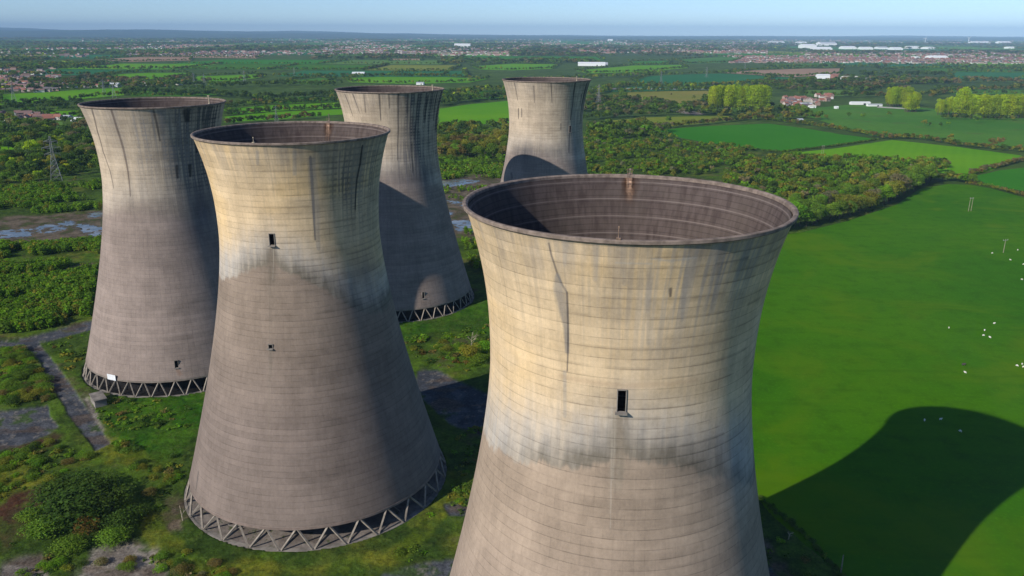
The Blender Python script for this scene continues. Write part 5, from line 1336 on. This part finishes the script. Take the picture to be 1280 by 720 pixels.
# ------------------------------------------------------------------ odds and ends near the towers
b = MB(); b.box(0, 0, 1.3, 7.0, 3.6, 2.6, 0, 0, .93); b.box(0, 0, 2.7, 7.2, 3.8, .25)
o = b.build('concrete_block', M['kerb']); x, y_ = G(124, 505); o.location = (x, y_, 0); o.rotation_euler = (0, 0, -.9)
tag(o, 'grey concrete block lying on grass beside the straight track and the lagoon tower', 'concrete block')
root, a0, rt = left_t
aa, zz = on_shell(0, 141, 470); tt = a0 + aa; r0 = float(rad(H_L)) + .35; b = MB(); b.box(0, 0, 0, 3.6, .12, 1.9, 0)
for s in (-1, 1): b.box(s * 1.5, .12, 0, .12, .2, 1.7)
o = b.build('notice_board', M['white'], root); o.location = (r0 * math.cos(tt), r0 * math.sin(tt), H_L + .55); o.rotation_euler = (0, 0, tt + PI / 2)
def dead_tree(px, py, h, lab, seed, lean=0.0, n=9):
    r = random.Random(seed); b = MB(); b.bar((0, 0, -.1), (lean * .5, 0, h * .5), .16, .10, 7); b.bar((lean * .5, 0, h * .5), (lean, .1, h * .8), .10, .05, 6)
    for k in range(n):
        t = r.uniform(0, 2 * PI); z = h * r.uniform(.25, .75); L = h * r.uniform(.25, .45); q = (L * math.cos(t) + lean * z / h, L * math.sin(t), z + L * r.uniform(.5, 1.0)); p = (lean * z / h, 0, z)
        b.bar(p, q, .06, .02, 5)
        for _ in range(3): e = tuple(q[m] + r.uniform(-.3, .4) * L * .8 for m in range(3)); b.bar(tuple((p[m] + q[m]) / 2 for m in range(3)), e, .035, .012, 4)
    o = b.build('dead_tree', M['deadwood']); x, y_ = G(px, py); o.location = (x, y_, 0); tag(o, lab, 'dead tree')
dead_tree(589, 436, 6.0, 'bare pale dead tree behind the round bush on the grass', 3, .3, 10)
dead_tree(229, 652, 5.5, 'leafless pale sapling trunk beside the legs of the second tower', 4, -.4, 3)
dead_tree(985, 676, 2.6, 'small bare pale sapling in the dark ditch by the big field', 5, .3, 5)

def caravan(px, py, rz, col, lab):
    x, y_ = G(px, py); root = empty('caravan', (x, y_, 0), rz); tag(root, lab, 'caravan', 'caravans in the yard behind the lagoon wood')
    prof = [(-3.1, .5), (3.1, .5), (3.3, 1.4), (2.9, 2.7), (-2.8, 2.75), (-3.3, 1.6)]; n = len(prof); b = MB()
    b.add([(a, -1.15, z) for a, z in prof] + [(a, 1.15, z) for a, z in prof], [tuple(range(n)), tuple(range(2 * n - 1, n - 1, -1))] + [(k, n + k, n + (k + 1) % n, (k + 1) % n) for k in range(n)])
    o = obj_of('body', tinted(b, 'body'), root); o.color = col + (1,)
    for wx in (-1.8, 0.2, 1.9): b = MB(); b.box(wx, -1.17, 1.8, 1.1, .06, .7); b.build('window', M['pane'], root)
    for sd in (-1, 1): b = MB(); b.bar((0, sd * .9, .38), (0, sd * 1.12, .38), .38, .38, 12); b.build('wheel', M['dark'], root)
    b = MB(); b.bar((3.2, 0, .55), (4.4, 0, .5), .07); b.build('tow_bar', M['steel'], root)
r = random.Random(8)
for k in range(14):
    cx, cy = 76 + 2.2 * k + r.uniform(-.5, .5), (176.5, 172.5, 168.5)[k % 3] + r.uniform(-.6, .6)
    caravan(cx, cy, r.uniform(-.3, .3) + (PI / 2 if k % 4 == 1 else 0), (.8, .8, .78) if k % 3 else (.55, .60, .68), ('white' if k % 3 else 'pale blue') + ' caravan in the yard behind the lagoon wood, ' + ORD[k] + ' from left')
# ------------------------------------------------------------------ air
def haze():
    b = MB(); b.box(0, 21500, 248.5, 64000, 48000, 499.5)
    m = bpy.data.materials.new('pale_air'); m.use_nodes = True; t = m.node_tree; t.nodes.clear()
    out = t.nodes.new('ShaderNodeOutputMaterial'); v = t.nodes.new('ShaderNodeVolumePrincipled')
    v.inputs['Color'].default_value = (.43, .69, 1.0, 1); v.inputs['Density'].default_value = HAZE; v.inputs['Anisotropy'].default_value = -0.25
    t.links.new(v.outputs[0], out.inputs['Volume']); o = b.build('haze', m); o['kind'] = 'stuff'
HAZE = 4.3e-5
haze()
